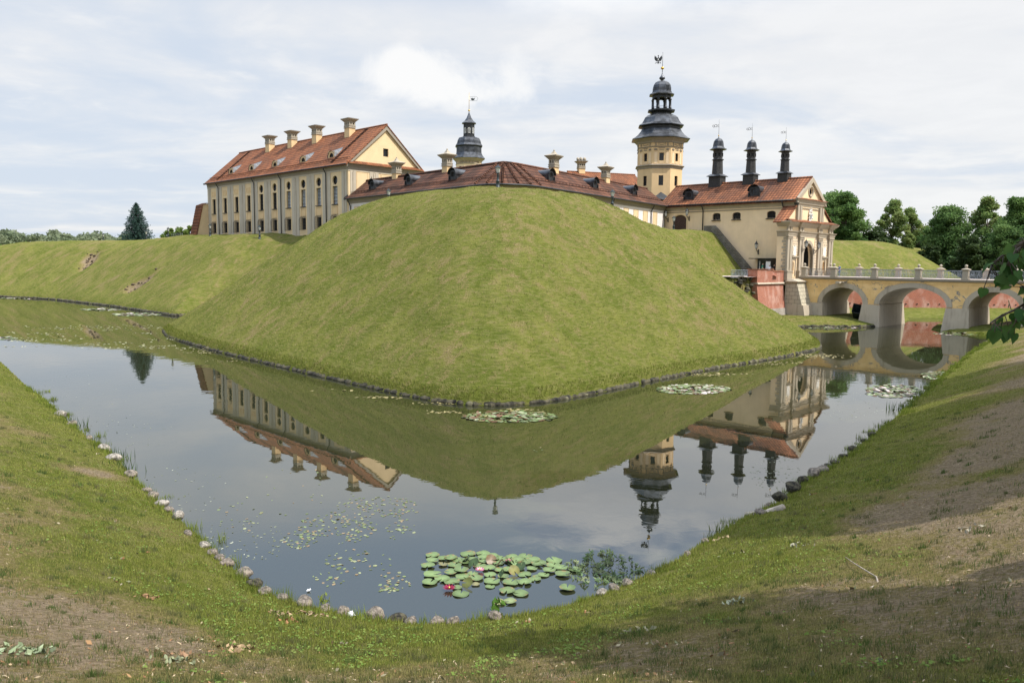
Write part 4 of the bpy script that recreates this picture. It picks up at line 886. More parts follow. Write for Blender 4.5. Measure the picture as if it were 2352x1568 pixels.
for (y0, y1) in ((-5.5, -3.6), (3.6, 5.5)):
    m = MB(); m.box(PC+y0, PC+y1, -.05, 0, 2.75, 4.95); o = m.build('rusticated_panel', 'rustic', gate); o.location, o.rotation_euler = TFo
    m = MB(); m.box(PC+y0+.05, PC+y1-.05, -.28, 0, 2.42, 2.55); m.box(PC+y0+.15, PC+y1-.15, -.18, 0, 2.28, 2.42); m.box(PC+y0+.35, PC+y0+.52, -.10, 0, .0, 2.28); m.box(PC+y1-.52, PC+y1-.35, -.10, 0, .0, 2.28); m.box(PC+y0+.52, PC+y1-.52, -.10, 0, 2.1, 2.28)
    o = m.build('niche_frame', 'gate_trim', gate); o.location, o.rotation_euler = TFo
    m = MB(); yy = PC+(y0+y1)/2; m.box(yy-.42, yy+.42, -.12, -.02, 2.75, 3.75); m.box(yy-.52, yy+.52, -.10, -.03, 3.72, 3.84); m.box(yy-.52, yy+.52, -.10, -.03, 2.66, 2.78); m.ball((yy, -.08, 2.6), .14, 6, 4); m.ball((yy, -.08, 3.9), .12, 6, 4)
    o = m.build('stone_plaque', 'white_stone', gate); o.location, o.rotation_euler = TFo
m = MB(); m.box(PC-2.1, PC-1.95-.45, -.05, 0, 0, 4.95); m.box(PC+1.05+.45, PC+2.1, -.05, 0, 0, 4.95); 
o = m.build('rusticated_panel', 'rustic', gate); o.location, o.rotation_euler = TFo
q = MB()
for k in range(15):                            # corner quoins
    z = -.9+k*.4; l_ = .62 if k % 2 else .42
    q.box(PX-.02-l_, PX+.08, PL-.08, PL+.14, z, z+.28); q.box(PX-.02-l_, PX+.08, PR-.14, PR+.08, z, z+.28)
q.build('quoins', 'concrete', gate)
def band(name, prof, mat='gate_trim'):
    m = MB(); pa = [(PX-PD, PL), (PX, PL)]
    for (y0, y1) in PILS: pa += [(PX, PC+y0-.12), (PX+.3, PC+y0-.12), (PX+.3, PC+y1+.12), (PX, PC+y1+.12)]
    pa[1:3] = [(PX, PL)] if abs(pa[2][1]-PL) < .01 else pa[1:3]
    pa += [(PX, PR), (PX-PD, PR)]; path_profile(m, pa, prof); return m.build(name, mat, gate)
band('architrave', [(-.1, 5.05), (.02, 5.05), (.05, 5.3), (.10, 5.34), (.12, 5.55), (.26, 5.68), (.28, 5.76), (-.1, 5.80)])
band('cornice', [(-.1, 6.30), (.04, 6.32), (.10, 6.5), (.26, 6.58), (.42, 6.78), (.48, 6.92), (.48, 6.98), (-.1, 7.05)])
te = MB(); te.add([(PX-.05, PL-.6, 7.32), (PX+.85, PL-.6, 7.0), (PX+.85, PR+.6, 7.0), (PX-.05, PR+.6, 7.32), (PX+.85, PL-.6, 6.93), (PX+.85, PR+.6, 6.93)], [(0, 1, 2, 3), (1, 4, 5, 2)]); te.build('tile_ledge', 'tile_gate', gate)
for (yo, yi) in ((PL-.65, .3), (PR+.65, HW-.3)):
    sr = MB(); sr.add([(PX-PD-.35, yo, 6.95), (PX+.10, yo, 6.95), (PX+.10, yi, 9.35), (PX-PD-.35, yi, 9.35), (PX-PD-.35, yo, 6.8), (PX+.10, yo, 6.8), (PX+.1, yi, 9.2), (PX-PD-.35, yi, 9.2)], [(0, 1, 2, 3), (4, 5, 6, 7), (0, 1, 5, 4), (1, 2, 6, 5), (3, 0, 4, 7)])
    sr.build('side_roof', 'tile_gate', gate)
for (yo, yi) in ((PL, .2), (PR, HW-.2)):
    sw_ = MB()
    for x in (PX-.12, PX-PD): sw_.face((x, yo, 6.7), (x, yi, 6.7), (x, yi, 9.1), (x, yo, 6.95))
    sw_.build('side_gable', 'cream_light', gate)
# ------------------------------------------------------------------ wall lanterns
def wall_lantern(loc, rz, label, s=1.0):
    t = empty('wall_lantern', loc, rz, label, 'lantern', 'black wall lanterns on the gatehouse')
    m = MB(); m.tube([(0, 0, 0), (0, -.3, -.05), (0, -.62, .02), (0, -.68, .25)], .04, 5); m.tube([(0, 0, -.45), (0, -.18, -.42), (0, -.3, -.2), (0, -.5, -.05)], .03, 5); m.tube([(0, -.16+.10*math.cos(j*PI/5), -.2+.10*math.sin(j*PI/5)) for j in range(11)], .02, 4); m.box(-.06, .06, -.04, .0, -.55, .15)
    m.build('bracket', 'black_metal', t, uv=False)
    c = MB()
    for k in range(6): a = k*PI/3; c.tube([(.13*math.cos(a), -.68+.13*math.sin(a), .28), (.23*math.cos(a), -.68+.23*math.sin(a), .82)], .02, 4, False)
    c.lathe([(.15, .22), (.15, .28)], 6, 0, False, 0, -.68); c.lathe([(.28, .82), (.28, .87), (.12, 1.05), (.12, 1.1), (.03, 1.2), (.02, 1.4)], 6, 0, False, 0, -.68); l = c.build('lamp_head', 'black_metal', t, uv=False)
    g_ = MB(); g_.lathe([(.12, .29), (.21, .81)], 6, 0, False, 0, -.68); g_.build('glass', 'lamp_glass', l, uv=False)
    return t
def LG(x, y, z): w_ = W(x-67.6, y+99.0, HZ+z); return w_
wall_lantern(LG(1.0, 0, 8.0), YAW, 'black wall lantern left of the dark red arched door'); wall_lantern(LG(4.6, 0, 8.1), YAW, 'black wall lantern right of the dark red arched door'); 
wall_lantern(LG(15.6, 0, 3.3), YAW, 'black wall lantern on bracket beside the kiosk canopy'); wall_lantern(LG(HX-PD-.15, -.0, 3.3), YAW, 'black wall lantern half hidden behind the portal corner')
wall_lantern(LG(PX+.1, 1.65, 3.5), YAW+PI/2, 'black bracket lantern left of the gate arch'); wall_lantern(LG(PX+.1, 5.5, 3.4), YAW+PI/2, 'black bracket lantern right of the gate arch')
fl = empty('floodlight', LG(HX+.3, -.35, HE-.5), YAW, 'small black floodlight at the gatehouse eaves corner', 'floodlight'); m = MB(); m.frus((-.2, .2, -.3, 0), -.2, (-.28, .28, -.38, .02), .12); m.build('lamp_head', 'black_metal', fl, uv=False); m = MB(); m.tube([(0, 0, 0), (0, .2, .1), (0, .4, .1)], .03, 5); m.build('bracket', 'black_metal', fl, uv=False)
# ------------------------------------------------------------------ kiosk, terrace paving, abutments
ks = empty('ticket_kiosk', LG(17.2, -.9, -.15), YAW, 'small black ticket kiosk with white door panel and flat canopy beside the gatehouse wall', 'kiosk')
m = MB(); m.box(-.9, -.55, -.6, .85, 0, 2.3); m.box(.95, 1.1, -.6, .85, 0, 2.3); m.box(-.55, .95, -.6, .85, 2.0, 2.3); m.box(-.55, .95, .7, .85, 0, 2.0); m.build('body', 'black_metal', ks)
m = MB(); m.box(.35, .95, -.62, -.56, .05, 1.98); dd = m.build('door', 'white_paint', ks); m = MB(); m.tube([(.42, -.66, .95), (.42, -.66, 1.1)], .02, 5); m.build('handle', 'black_metal', dd, uv=False)
m = MB(); m.box(-.55, .35, -.58, -.54, .05, 1.98); m.build('glass_door', 'glass', ks, uv=False); m = MB(); m.box(-.6, -.54, -.6, -.52, .0, 2.0); m.box(.3, .36, -.6, -.52, 0, 2.0); m.build('door_frame', 'white_paint', ks, uv=False)
m = MB(); m.box(-2.0, 1.2, -1.0, .9, 2.3, 2.4); m.build('canopy', 'black_metal', ks)
ab = empty('brick_abutment', W(-47.0, 89.4, 0), YAW, 'red brick abutment wall with stone ledge and whitewashed patches beside the gate', 'abutment')
m = MB(); L_ = 7.0
m.add([(-1.3, 0, .8), (.55, 0, .8), (.55, L_, .8), (-1.3, L_, .8), (-1.3, 0, 5.0), (0, 0, 5.0), (0, L_, 5.0), (-1.3, L_, 5.0)], [(0, 1, 5, 4), (1, 2, 6, 5), (2, 3, 7, 6), (3, 0, 4, 7)])
for y in np.arange(.6, L_, 1.25): m.box(.0, .06, y, y+.09, 4.72, 4.84)
m.build('lower_wall', 'brick', ab)
m = MB(); m.add([(-1.3, -.05, 5.2), (.05, -.05, 5.2), (.05, 4.1, 5.2), (-1.3, 4.1, 5.2), (-1.3, -.05, 6.75), (.05, -.05, 6.75), (.05, 4.1, 6.6), (-1.3, 4.1, 6.85)], [(0, 1, 5, 4), (1, 2, 6, 5), (2, 3, 7, 6), (3, 0, 4, 7), (4, 5, 6, 7)]); m.box(-1.3, .05, 4.1, L_, 5.2, 6.5); m.box(-.1, .35, 3.9, 4.9, 5.95, 6.1); m.build('parapet', 'brick', ab)
m = MB(); m.frus((-1.4, .12, -.12, 4.15), 6.76, (-1.4, .1, -.1, 4.1), 6.86); m.frus((-1.4, .12, 4.16, L_), 6.5, (-1.35, .0, 4.16, L_), 6.68); m.build('coping', 'tile_gate', ab)
m = MB(); m.frus((-1.3, .22, -.1, L_+.05), 5.0, (-1.3, .12, -.08, L_), 5.2); m.build('ledge', 'concrete', ab)
m = MB(); m.frus((-1.3, .70, -.02, L_), .3, (-1.3, .5, 0, L_), 1.9); m.build('footing', 'rubble', ab)
sb = empty('stone_buttress', W(-46.2, 96.5, 0), YAW, 'sloping ashlar buttress with slab top under the gate front', 'buttress')
m = MB(); m.add([(-.6, 0, 2.3), (1.75, 0, 2.3), (1.75, 3.3, 2.3), (-.6, 3.3, 2.3), (-.6, .1, 5.2), (.9, .1, 5.2), (.9, 3.2, 5.2), (-.6, 3.2, 5.2)], [(0, 1, 5, 4), (1, 2, 6, 5), (2, 3, 7, 6), (3, 0, 4, 7)]); m.build('shaft', 'ashlar', sb)
m = MB(); m.frus((-.6, 1.1, -.1, 3.4), 5.2, (-.6, 1.15, -.15, 3.45), 5.32); m.frus((-.6, 1.1, -.1, 3.4), 5.32, (-.6, .2, .1, 3.2), 5.62); m.build('coping', 'concrete', sb)
m = MB(); m.frus((-.6, 2.3, -.15, 3.6), .5, (-.6, 1.95, -.05, 3.45), 2.3); m.build('footing', 'concrete', sb)
m = MB(); m.face((-5, -3, 0), (2.2, -3, 0), (2.2, 12, 0), (-5, 12, 0)); o = m.build('terrace_paving', 'paving'); o.location = W(-49.2, 90, 5.9); o.rotation_euler = (0, 0, YAW); tag(o, kind='structure')
# sloping stone ramp wall along the gatehouse
m = MB(); a0, a1 = -60.0, -52.6; pts = []
def WL3(a, b, z): return W(a, b, z)
m.prism([(a0, 10.0), (a0, 12.75), (a0+1.6, 12.75), (a1+.2, 6.6), (a1+.2, 5.5), (a1-1.5, 5.5)], -.28, .28); o = m.build('ramp_wall', 'rubble_dark'); o.location = W(0, 98.35, 0); o.rotation_euler = (0, 0, YAW)
tag(o, 'weathered stone ramp wall sloping down along the gatehouse side', 'ramp wall')
# ornamental railing panels of the bridge and the terrace
def rail_panel(L, h=.95):
    m = MB(); m.box(0, L, -.03, .03, h-.06, h); m.box(0, L, -.02, .02, .06, .10); n_ = max(2, int(L/.17))
    for k in range(n_+1): x = L*k/n_; m.box(x-.012, x+.012, -.012, .012, .1, h-.06)
    nc = max(1, int(L/.7))
    for k in range(nc):
        x = L*(k+.5)/nc
        for (cx_, cz_, r_) in ((0, .62, .15), (-.16, .36, .12), (.16, .36, .12)): m.tube([(x+cx_+r_*math.cos(j*PI/4), 0, cz_+r_*math.sin(j*PI/4)) for j in range(9)], .016, 4, False)
    return m
tr = rail_panel(4.4, 1.0).build('terrace_railing', 'rail_blue', uv=False); tr.location = W(-48.2, 85.2, 5.75); tr.rotation_euler = (0, 0, YAW+PI/2); tag(tr, 'wavy grey iron railing left of the brick abutment', 'railing')
# rubble stones under the terrace
m = MB()
for k in range(30):
    a = -47.6+random.uniform(-.8, .8); b = random.uniform(86.4, 89.3); g_ = gz(*W(a, b)[:2]); r_ = random.uniform(.16, .36); q_ = W(a, b, random.uniform(max(1.0, g_), 5.4)); m.ball(q_, r_, 7, 5, random.uniform(.5, .8))
tag(m.build('stone_rubble', 'boulder_dark'), 'dark broken stonework spilling below the terrace railing', 'rubble', kind='stuff')
# ------------------------------------------------------------------ bridge
A0 = -45.9; Bn = 99.2; BW = 8.0; BL = 31.0
br = empty('bridge', W(A0, Bn, 0), YAW, 'yellow plastered stone bridge with three arches and ball-topped posts leading to the gate', 'bridge')
ARCH = [(2.9+2.55, 2.55, 2.65, 2.0), (9.95+3.75, 3.75, 2.75, 2.12), (19.7+2.55, 2.55, 2.65, 2.0)]   # centre, half span, springing, rise
def ap_(c, h, s, r_, k, n_=20): a = PI-PI*k/n_; return (c+h*math.cos(a), s+r_*math.sin(a))
ZT = 5.62; m = MB()
for side_y in (0, BW):
    xs = 0.0
    for (c, h, s, r_) in ARCH:
        m.face((xs, side_y, 1.8), (c-h, side_y, 1.8), (c-h, side_y, ZT), (xs, side_y, ZT)); 
        for k in range(20):
            (xa, za), (xb, zb) = ap_(c, h, s, r_, k), ap_(c, h, s, r_, k+1); m.face((xa, side_y, za), (xb, side_y, zb), (xb, side_y, ZT), (xa, side_y, ZT))
        xs = c+h
    m.face((xs, side_y, 1.8), (BL, side_y, 1.8), (BL, side_y, ZT), (xs, side_y, ZT))
m.build('wall', 'bridge_wall', br)
m = MB()
for (c, h, s, r_) in ARCH:
    P_ = [(c-h, s-.05)]+[ap_(c, h, s, r_, k) for k in range(21)]+[(c+h, s-.05)]; n_ = len(P_)
    m.add([(x, 0, z) for x, z in P_]+[(x, BW, z) for x, z in P_], [(i, i+1, i+1+n_, i+n_) for i in range(n_-1)])
m.build('arch_vault', 'concrete', br)
for (c, h, s, r_) in ARCH:
    m = MB(); e_ = .62
    for y0 in (-.10, BW-.12):
        P_ = [ap_(c, h, s, r_, k) for k in range(21)]; Q_ = [ap_(c, h+e_, s, r_+e_*.95, k) for k in range(21)]
        pts = [(x, y0, z) for x, z in P_]+[(x, y0, z) for x, z in Q_]+[(x, y0+.22, z) for x, z in P_]+[(x, y0+.22, z) for x, z in Q_]; N_ = 21
        m.add(pts, [(i, i+1, i+1+N_, i+N_) for i in range(20)]+[(i+2*N_, i+1+2*N_, i+1+3*N_, i+3*N_) for i in range(20)]+[(i+N_, i+1+N_, i+1+3*N_, i+3*N_) for i in range(20)]+[(i, i+1, i+1+2*N_, i+2*N_) for i in range(20)])
    m.build('arch_ring', 'concrete', br)
for (x0, x1, zb) in ((.2, 2.9, 1.0), (8.0, 9.95, .0), (17.45, 19.7, .0), (24.8, 27.2, .6)):
    m = MB(); m.frus((x0-.45, x1+.35, -.55, BW+.5), -.9+zb, (x0-.08, x1+.08, -.12, BW+.12), 2.66 if zb < .5 else 2.6); m.build('pier', 'concrete', br)
m = MB()
for y0, sg_ in ((0, -1), (BW, 1)): m.box(0, BL, min(y0+sg_*.06, y0), max(y0+sg_*.06, y0)+.001, 5.3, 5.62)
m.build('frieze', 'bridge_wall', br)
m = MB(); m.frus((-.3, BL, -.12, BW+.12), 5.62, (-.3, BL, -.24, BW+.24), 5.76); m.frus((-.3, BL, -.34, BW+.34), 5.76, (-.3, BL, -.36, BW+.36), 5.96); m.build('cornice', 'grey_dark', br)
m = MB(); m.face((-.3, .5, 5.972), (BL, .5, 5.972), (BL, BW-.5, 5.972), (-.3, BW-.5, 5.972)); m.build('roadway', 'paving', br)
pst = None; pan = None
def post(parent):
    m = MB(); m.box(-.36, .36, -.36, .36, 0, .16); m.box(-.29, .29, -.29, .29, .16, 1.0); m.box(-.20, .20, -.31, .31, .28, .9); m.box(-.31, .31, -.20, .20, .28, .9); m.frus((-.30, .30, -.30, .30), 1.0, (-.40, .40, -.40, .40), 1.10); m.box(-.42, .42, -.42, .42, 1.10, 1.18); m.frus((-.38, .38, -.38, .38), 1.18, (-.10, .10, -.10, .10), 1.30)
    p_ = m.build('railing_post', 'stone', parent); b_ = MB(); b_.lathe([(.10, 1.28), (.12, 1.34), (.07, 1.38)], 10); b_.ball((0, 0, 1.52), .175, 12, 8); b_.build('post_ball', 'stone', p_, uv=False); return p_
for side, y in ((0, .0), (1, BW)):
    xs = [.35, 4.2]+[4.2+5.0*k for k in range(1, 6)]
    for i, x in enumerate(xs):
        if pst is None: pst = post(br); pst.location = (x, y, 5.96)
        else: child_copy(pst, br, (x, y, 5.96))
        if i < len(xs)-1:
            L_ = xs[i+1]-x-.62
            if i == 0 or pan is None: o = rail_panel(L_).build('railing', 'rail_blue', br, uv=False); pan = o if i == 1 else pan
            else: o = child_copy(pan, br, (0, 0, 0))
            o.location = (x+.31, y, 5.98)
m = MB(); m.box(-.1, .25, -.5, .5, 0, .14); m.frus((.0, .8, -.25, .25), -.1, (.0, .8, -.25, .25), .12); o = m.build('water_spout', 'concrete', br); o.location = (5.2, -.35, 5.28); o.rotation_euler = (0, 0, -PI/2)
# dark tub lying under the first arch
tb = empty('metal_tub', W(-38.9, 100.6, 1.0), YAW+.4, 'dark tilted metal tub lying under the left bridge arch', 'tub')
m = MB(); m.add([(-.5, -.5, 0), (.5, -.5, 0), (.5, .5, 0), (-.5, .5, 0), (-.95, -.8, 1.3), (.95, -.8, 1.3), (.95, .8, 1.3), (-.95, .8, 1.3)], [(0, 1, 2, 3), (0, 1, 5, 4), (1, 2, 6, 5), (2, 3, 7, 6), (3, 0, 4, 7)]); o = m.build('tub_body', 'lamp_green', tb); o.rotation_euler = (.7, .2, 0)
m = MB(); m.tube([(-.95, -.8, 1.3), (.95, -.8, 1.3), (.95, .8, 1.3), (-.95, .8, 1.3), (-.95, -.8, 1.3)], .05, 5, False); o2_ = m.build('tub_rim', 'lead', tb); o2_.rotation_euler = (.7, .2, 0)
# ------------------------------------------------------------------ brick rampart behind the bridge
m = MB(); P_ = [(38, 123), (46, 121.0), (56, 120.4), (68, 120.4), (80, 121), (140, 124)]
path_profile(m, P_, [(.35, .6), (.05, 4.7), (.12, 4.75), (.12, 4.95), (-.6, 5.0), (-.6, .6)]); o = m.build('brick_rampart', 'brick'); tag(o, 'long red brick rampart wall behind the bridge arches', 'rampart wall')
m = MB()
for i in range(len(P_)-1):
    (x0, y0), (x1, y1) = P_[i], P_[i+1]; nn = int(math.hypot(x1-x0, y1-y0)/1.6)
    for k in range(nn): t = (k+.5)/nn; m.box(x0+(x1-x0)*t-.09, x0+(x1-x0)*t+.09, y0+(y1-y0)*t-.36, y0+(y1-y0)*t-.2, 1.55, 1.7)
m.build('putlog_holes', 'void', o, uv=False)
m = MB(); m.face((36, 122.5, 5.05), (140, 122.5, 5.05), (140, 133, 5.12), (36, 133, 5.12)); tag(m.build('upper_path', 'paving'), kind='structure')
# ------------------------------------------------------------------ far tower and palace block behind
ft = empty('clock_tower', (-11.3, 200.0, 11.84), R(6), 'distant cream octagonal tower with dark domed roof and spire behind the gallery', 'tower'); ft.scale = (1, 1, .963)
APf = 3.15
def oct_wall2(parent, ap, z0, z1, holes, mat):
    mb = MB(); hw = ap*math.tan(r8)
    for k in range(8):
        c, s = math.cos(k*PI/4), math.sin(k*PI/4); wall(mb, -hw, hw, z0, z1, holes, .3, lambda x, y, z, c=c, s=s: (x*c-(-ap+y)*s, x*s+(-ap+y)*c, z))
    return mb.build('wall', mat, parent)
oct_wall2(ft, APf, 0, 21.2, [(0, 18.9, .85, 1.5, 'rect')], 'cream_light')
for k in (7, 0, 1): a = k*PI/4; make_window(ft, 'rect', .85, 1.5, 2, 3, (math.sin(a)*(APf-.2), -math.cos(a)*(APf-.2), 18.9), a)
for (nm, mt, pr) in (('cornice', 'gate_trim', [(3.15, 20.2), (3.25, 20.25), (3.25, 20.4), (3.15, 20.45), (3.15, 21.0), (3.3, 21.2), (3.75, 21.7), (3.9, 21.8)]), ('lower_roof', 'lead', [(3.95, 21.75), (3.9, 21.9), (3.4, 22.5), (3.1, 23.2), (3.05, 24.8)]),
                     ('roof_ledge', 'black_metal', [(3.05, 24.7), (3.3, 24.9), (3.35, 25.05)]), ('upper_roof', 'lead', [(3.35, 25.0), (3.0, 25.6), (2.85, 26.3), (2.5, 27.0), (1.5, 27.4)]), ('lantern', 'black_metal', [(1.5, 27.2), (1.5, 27.5), (1.35, 27.6), (1.35, 30.6), (1.55, 30.8)]), ('spire', 'lead', [(1.75, 30.75), (1.7, 30.9), (1.1, 31.4), (.55, 32.3), (.1, 33.6), (.05, 33.9)])):
    octp(nm, mt, pr, ft)
lw = [o for o in kids(ft) if o.name.startswith('lantern')][0]
for k in (7, 0, 1): a = k*PI/4; make_window(lw, 'half', .62, 1.4, 2, 4, (math.sin(a)*1.42, -math.cos(a)*1.42, 28.9), a, mat='white_paint')
vp = MB(); vp.tube([(0, 0, 33.6), (0, 0, 38.6)], [.07, .03], 6); vn_ = vp.build('weathervane', 'gold', ft, uv=False); gb_ = MB(); gb_.ball((0, 0, 34.1), .25, 10, 6); gb_.build('ball', 'gold', vn_, uv=False)
pf = MB(); pf.tube([(0, 0, 37.6), (1.9, 0, 37.6), (2.2, 0, 37.2), (1.9, 0, 36.6), (0, 0, 36.6)], .03, 4, False); pf.prism([(.5, 36.8), (.9, 36.65), (1.3, 36.8), (1.45, 37.4), (1.1, 37.1), (.9, 37.35), (.7, 37.1), (.4, 37.4)], -.02, .02); pf.build('pennant', 'lamp_green', vn_, uv=False)
bk = empty('rear_palace', (19.0, 152.0, 12.0), R(20), 'palace block behind the gallery of which only tiled roof and crowned chimney show', 'palace')
m = MB(); m.box(-9, 5, -4, 6, -1, 9.2); m.build('wall', 'cream_light', bk)
m = MB(); gable_roof(m, -9.2, 5.2, -4, 6, 9.2, 12.4); m.build('roof', 'tile_red', bk)
cc = palace_chimney(bk, (-6.3, 1, 12.0), 1.0, False, 0, 2.4)
for k in range(6): q_ = MB(); a = k*PI/3; q_.ball((.75*math.cos(a), .6*math.sin(a), 2.75), .28, 6, 5, 1.3); q_.build('crown_leaf', 'stone', cc, uv=False)
# ------------------------------------------------------------------ lamp posts
def lamp_mesh(loc, label, first=[]):
    if not first:
        t = empty('lamp_post', (0, 0, 0), 0)
        b = MB(); b.lathe([(.24, -.25), (.24, .10), (.16, .16), (.15, .55), (.20, .60), (.13, .66), (.10, .8), (.085, 1.15), (.12, 1.20), (.05, 1.26)], 12, 0, True); b.build('post', 'lamp_green', t, uv=False)
        h = MB(); h.lathe([(.06, 1.24), (.16, 1.30), (.16, 1.34)], 6)
        for k in range(6): a = k*PI/3; h.tube([(.15*math.cos(a), .15*math.sin(a), 1.32), (.25*math.cos(a), .25*math.sin(a), 1.80)], .016, 4, False)
        h.lathe([(.30, 1.78), (.28, 1.84), (.14, 1.92), (.13, 1.96), (.05, 2.02), (.015, 2.12)], 6); l = h.build('lamp_head', 'lamp_green', t, uv=False)
        g_ = MB(); g_.lathe([(.12, 1.34), (.225, 1.78)], 6); g_.build('glass', 'lamp_glass', l, uv=False); first.append(t); o = t
    else: o = copy_tree(first[0])
    o.location = loc; o['label'] = label; o['category'] = 'lamp post'; o['group'] = 'lamp posts along the rampart crest'
def on_b(u, bq): t = (u-1176)/1800; aa = bq*(t-1)/(1+t); return W(aa, bq)
def lampat(u, bq, label, s=1.0):
    x, y, _ = on_b(u, bq); lamp_mesh((x, y, gz(x, y)-.08), label)
lampat(59, 61, 'lamp post nearest the end of the hill, far left of the spruce'); lampat(87, 61, 'lamp post second from the far end of the bank crest'); lampat(179.7, 75, 'lamp post showing only its head over the middle of the far left bank'); lampat(242, 59, 'lamp post standing alone between the far hill end and the spruce')
lampat(281, 70, 'small lamp post beyond the crest, touching the left edge of the spruce'); lampat(286, 58, 'lamp post in front of the left edge of the spruce'); lampat(340, 59, 'lamp post right of the spruce'); lampat(390.6, 59, 'lamp post left of the metal guard fence near the buttress')
lampat(486, 57.6, 'lamp post beside the cream side of the tiled buttress'); lampat(598.6, 57.4, 'lamp post before the middle of the palace wing'); lampat(733, 57.2, 'lamp post before the right part of the palace wing')
lampat(893, 54.0, 'lamp post on the bastion crest nearest the palace gable')
lamp_mesh((-1.42, 71.5, gz(-1.42, 71.5)-.1), 'lamp post on top of the bastion corner, in front of the gallery ridge'); lamp_mesh((10.5, 84.3, gz(10.5, 84.3)-.1), 'lamp post on the right shoulder of the bastion crest'); x, y, _ = W(-63.5, 95.8); lamp_mesh((x, y, gz(x, y)-.05), 'lamp post by the dark red arched door of the gatehouse')
gf = empty('guard_fence', on_b(398, 60.5), YAW, 'low grey metal guard fence left of the tiled buttress', 'fence'); gf.location.z = gz(gf.location.x, gf.location.y)
m = MB()
for z in (.15, 1.0): m.tube([(0, 0, z), (5, 0, z)], .025, 5)
for k in range(6): m.tube([(k, 0, 0), (k, 0, 1.0)], .03, 5)
m.build('frame', 'grey_metal', gf, uv=False); m = MB()
for k in range(25): m.tube([(k*.2, 0, .15), (k*.2, 0, 1.0)], .008, 4, False)
m.build('mesh_panel', 'grey_metal', gf, uv=False)
# ------------------------------------------------------------------ leaf helpers
def tri_cloud(P, size, tint, aspect=.6, quad=True, upbias=.3, rg=rng):
    n = len(P); d = rg.normal(size=(n, 3)); d /= np.linalg.norm(d, axis=1)[:, None]; e = rg.normal(size=(n, 3)); e[:, 2] *= 1-upbias
    e -= d*(d*e).sum(1)[:, None]; e /= np.linalg.norm(e, axis=1)[:, None]+1e-9; s = (size*rg.uniform(.6, 1.3, n))[:, None]
    A_ = P-d*s; B_ = P+e*s*aspect; C_ = P+d*s; D_ = P-e*s*aspect
    V = np.stack([A_, B_, C_, D_], 1).reshape(-1, 3); Fq = np.arange(4*n).reshape(n, 4); return V, Fq, np.repeat(tint, 4, 0)
def tree_geo(seed, h, cr, lobes, n_leaf, leaf, col, col2, trunk_r=.35, crown0=.28):
    rg = np.random.default_rng(seed); C_ = []
    for k in range(lobes):                      # clumps spread through the crown
        t = rg.random(); z = h*(crown0+(1-crown0)*t*.97); wmax = cr*(math.sin(PI*min(1, .12+.86*t))**.75)
        a = rg.random()*2*PI; r_ = wmax*math.sqrt(rg.random())*(.78+.34*math.sin(2*a+seed)*math.sin(5*t+3*a+seed)+.16*rg.normal()); C_.append((r_*math.cos(a), r_*math.sin(a), z, cr*rg.uniform(.12, .29)))
    C_ = np.array(C_); per = n_leaf//lobes; P = []; T = []
    for c in C_:
        q = rg.normal(size=(per, 3)); q /= np.linalg.norm(q, axis=1)[:, None]; q *= ((rg.random(per)**.5)*(1+.22*np.minimum(np.abs(rg.normal(size=per)), 2.0)))[:, None]*c[3]; q[:, 2] *= .75; q += rg.normal(0, .10*c[3], (per, 3)); P.append(q+c[:3])
        f = np.clip(rg.random()+rg.normal(0, .22, per), 0, 1)[:, None]; T.append(np.array(col)*(1-f)+np.array(col2)*f)
    P = np.concatenate(P); T = np.concatenate(T)*rg.uniform(.75, 1.25, (len(P), 1)); V, Fq, TT = tri_cloud(P, np.full(len(P), leaf), T, rg=rg)
    tm = MB(); tm.tube([(0, 0, -.6), (.05*h*.1, 0, h*.2), (0, .02*h, h*.5), (.02*h, 0, h*.85)], [trunk_r*1.25, trunk_r, trunk_r*.6, .06], 8)
    for c in C_[::max(1, lobes//16)]: z0 = max(h*.15, c[2]-.3*h*.5); tm.tube([(0, 0, z0), (c[0]*.5, c[1]*.5, (z0+c[2])/2+.02*h), (c[0], c[1], c[2])], [trunk_r*.42, trunk_r*.25, .03], 5)
    return (V, Fq, TT), tm
_tc = {}
def plant_tree(name, key, args, x, y, z, s, rz, label, group, sz=1.0):
    if key not in _tc:
        (V, Fq, TT), tm = tree_geo(*args); t = empty(name, (0, 0, 0)); tm.build('trunk', 'bark', t, uv=False); npmesh('crown', V, Fq, 'leaf', False, {'tint': TT}, t); _tc[key] = t; o = t
    else: o = copy_tree(_tc[key])
    o.location = (x, y, z); o.scale = (s, s, s*sz); o.rotation_euler = (0, 0, rz); tag(o, label, 'tree', group); return o
DK, MD, YL, PA = (.075, .145, .042), (.14, .225, .062), (.25, .29, .10), (.14, .17, .07)
def tree_px(u, vtop, D, key, args, label, group, name='broadleaf_tree', rz=0, gzv=None, zb=5.0):
    x = (u-1176)/1800*D; ztop = uz(vtop, D, u); h = args[1]; z0 = zb; s = (ztop-z0)/h/1.02
    plant_tree(name, key, args, x, D, z0, s, rz, label, group)
RT = 'trees behind the right-hand bastion'
big = (11, 20, 6.4, 84, 40000, .27, DK, MD, .4, .16); loose = (12, 20, 5.2, 62, 30000, .25, MD, YL, .35, .14); wide = (13, 18, 7.7, 92, 42000, .29, DK, (.155, .24, .075), .45, .10); bush = (14, 9, 5.0, 40, 14000, .28, (.03, .055, .018), (.06, .09, .03), .25, .04)
tree_px(1932, 440, 190, 'big', big, 'tall dark green tree directly right of the gatehouse gable', RT, rz=.3); tree_px(1905, 448, 205, 'wide', wide, 'dark tree half hidden behind the gatehouse gable', RT, rz=1.1)
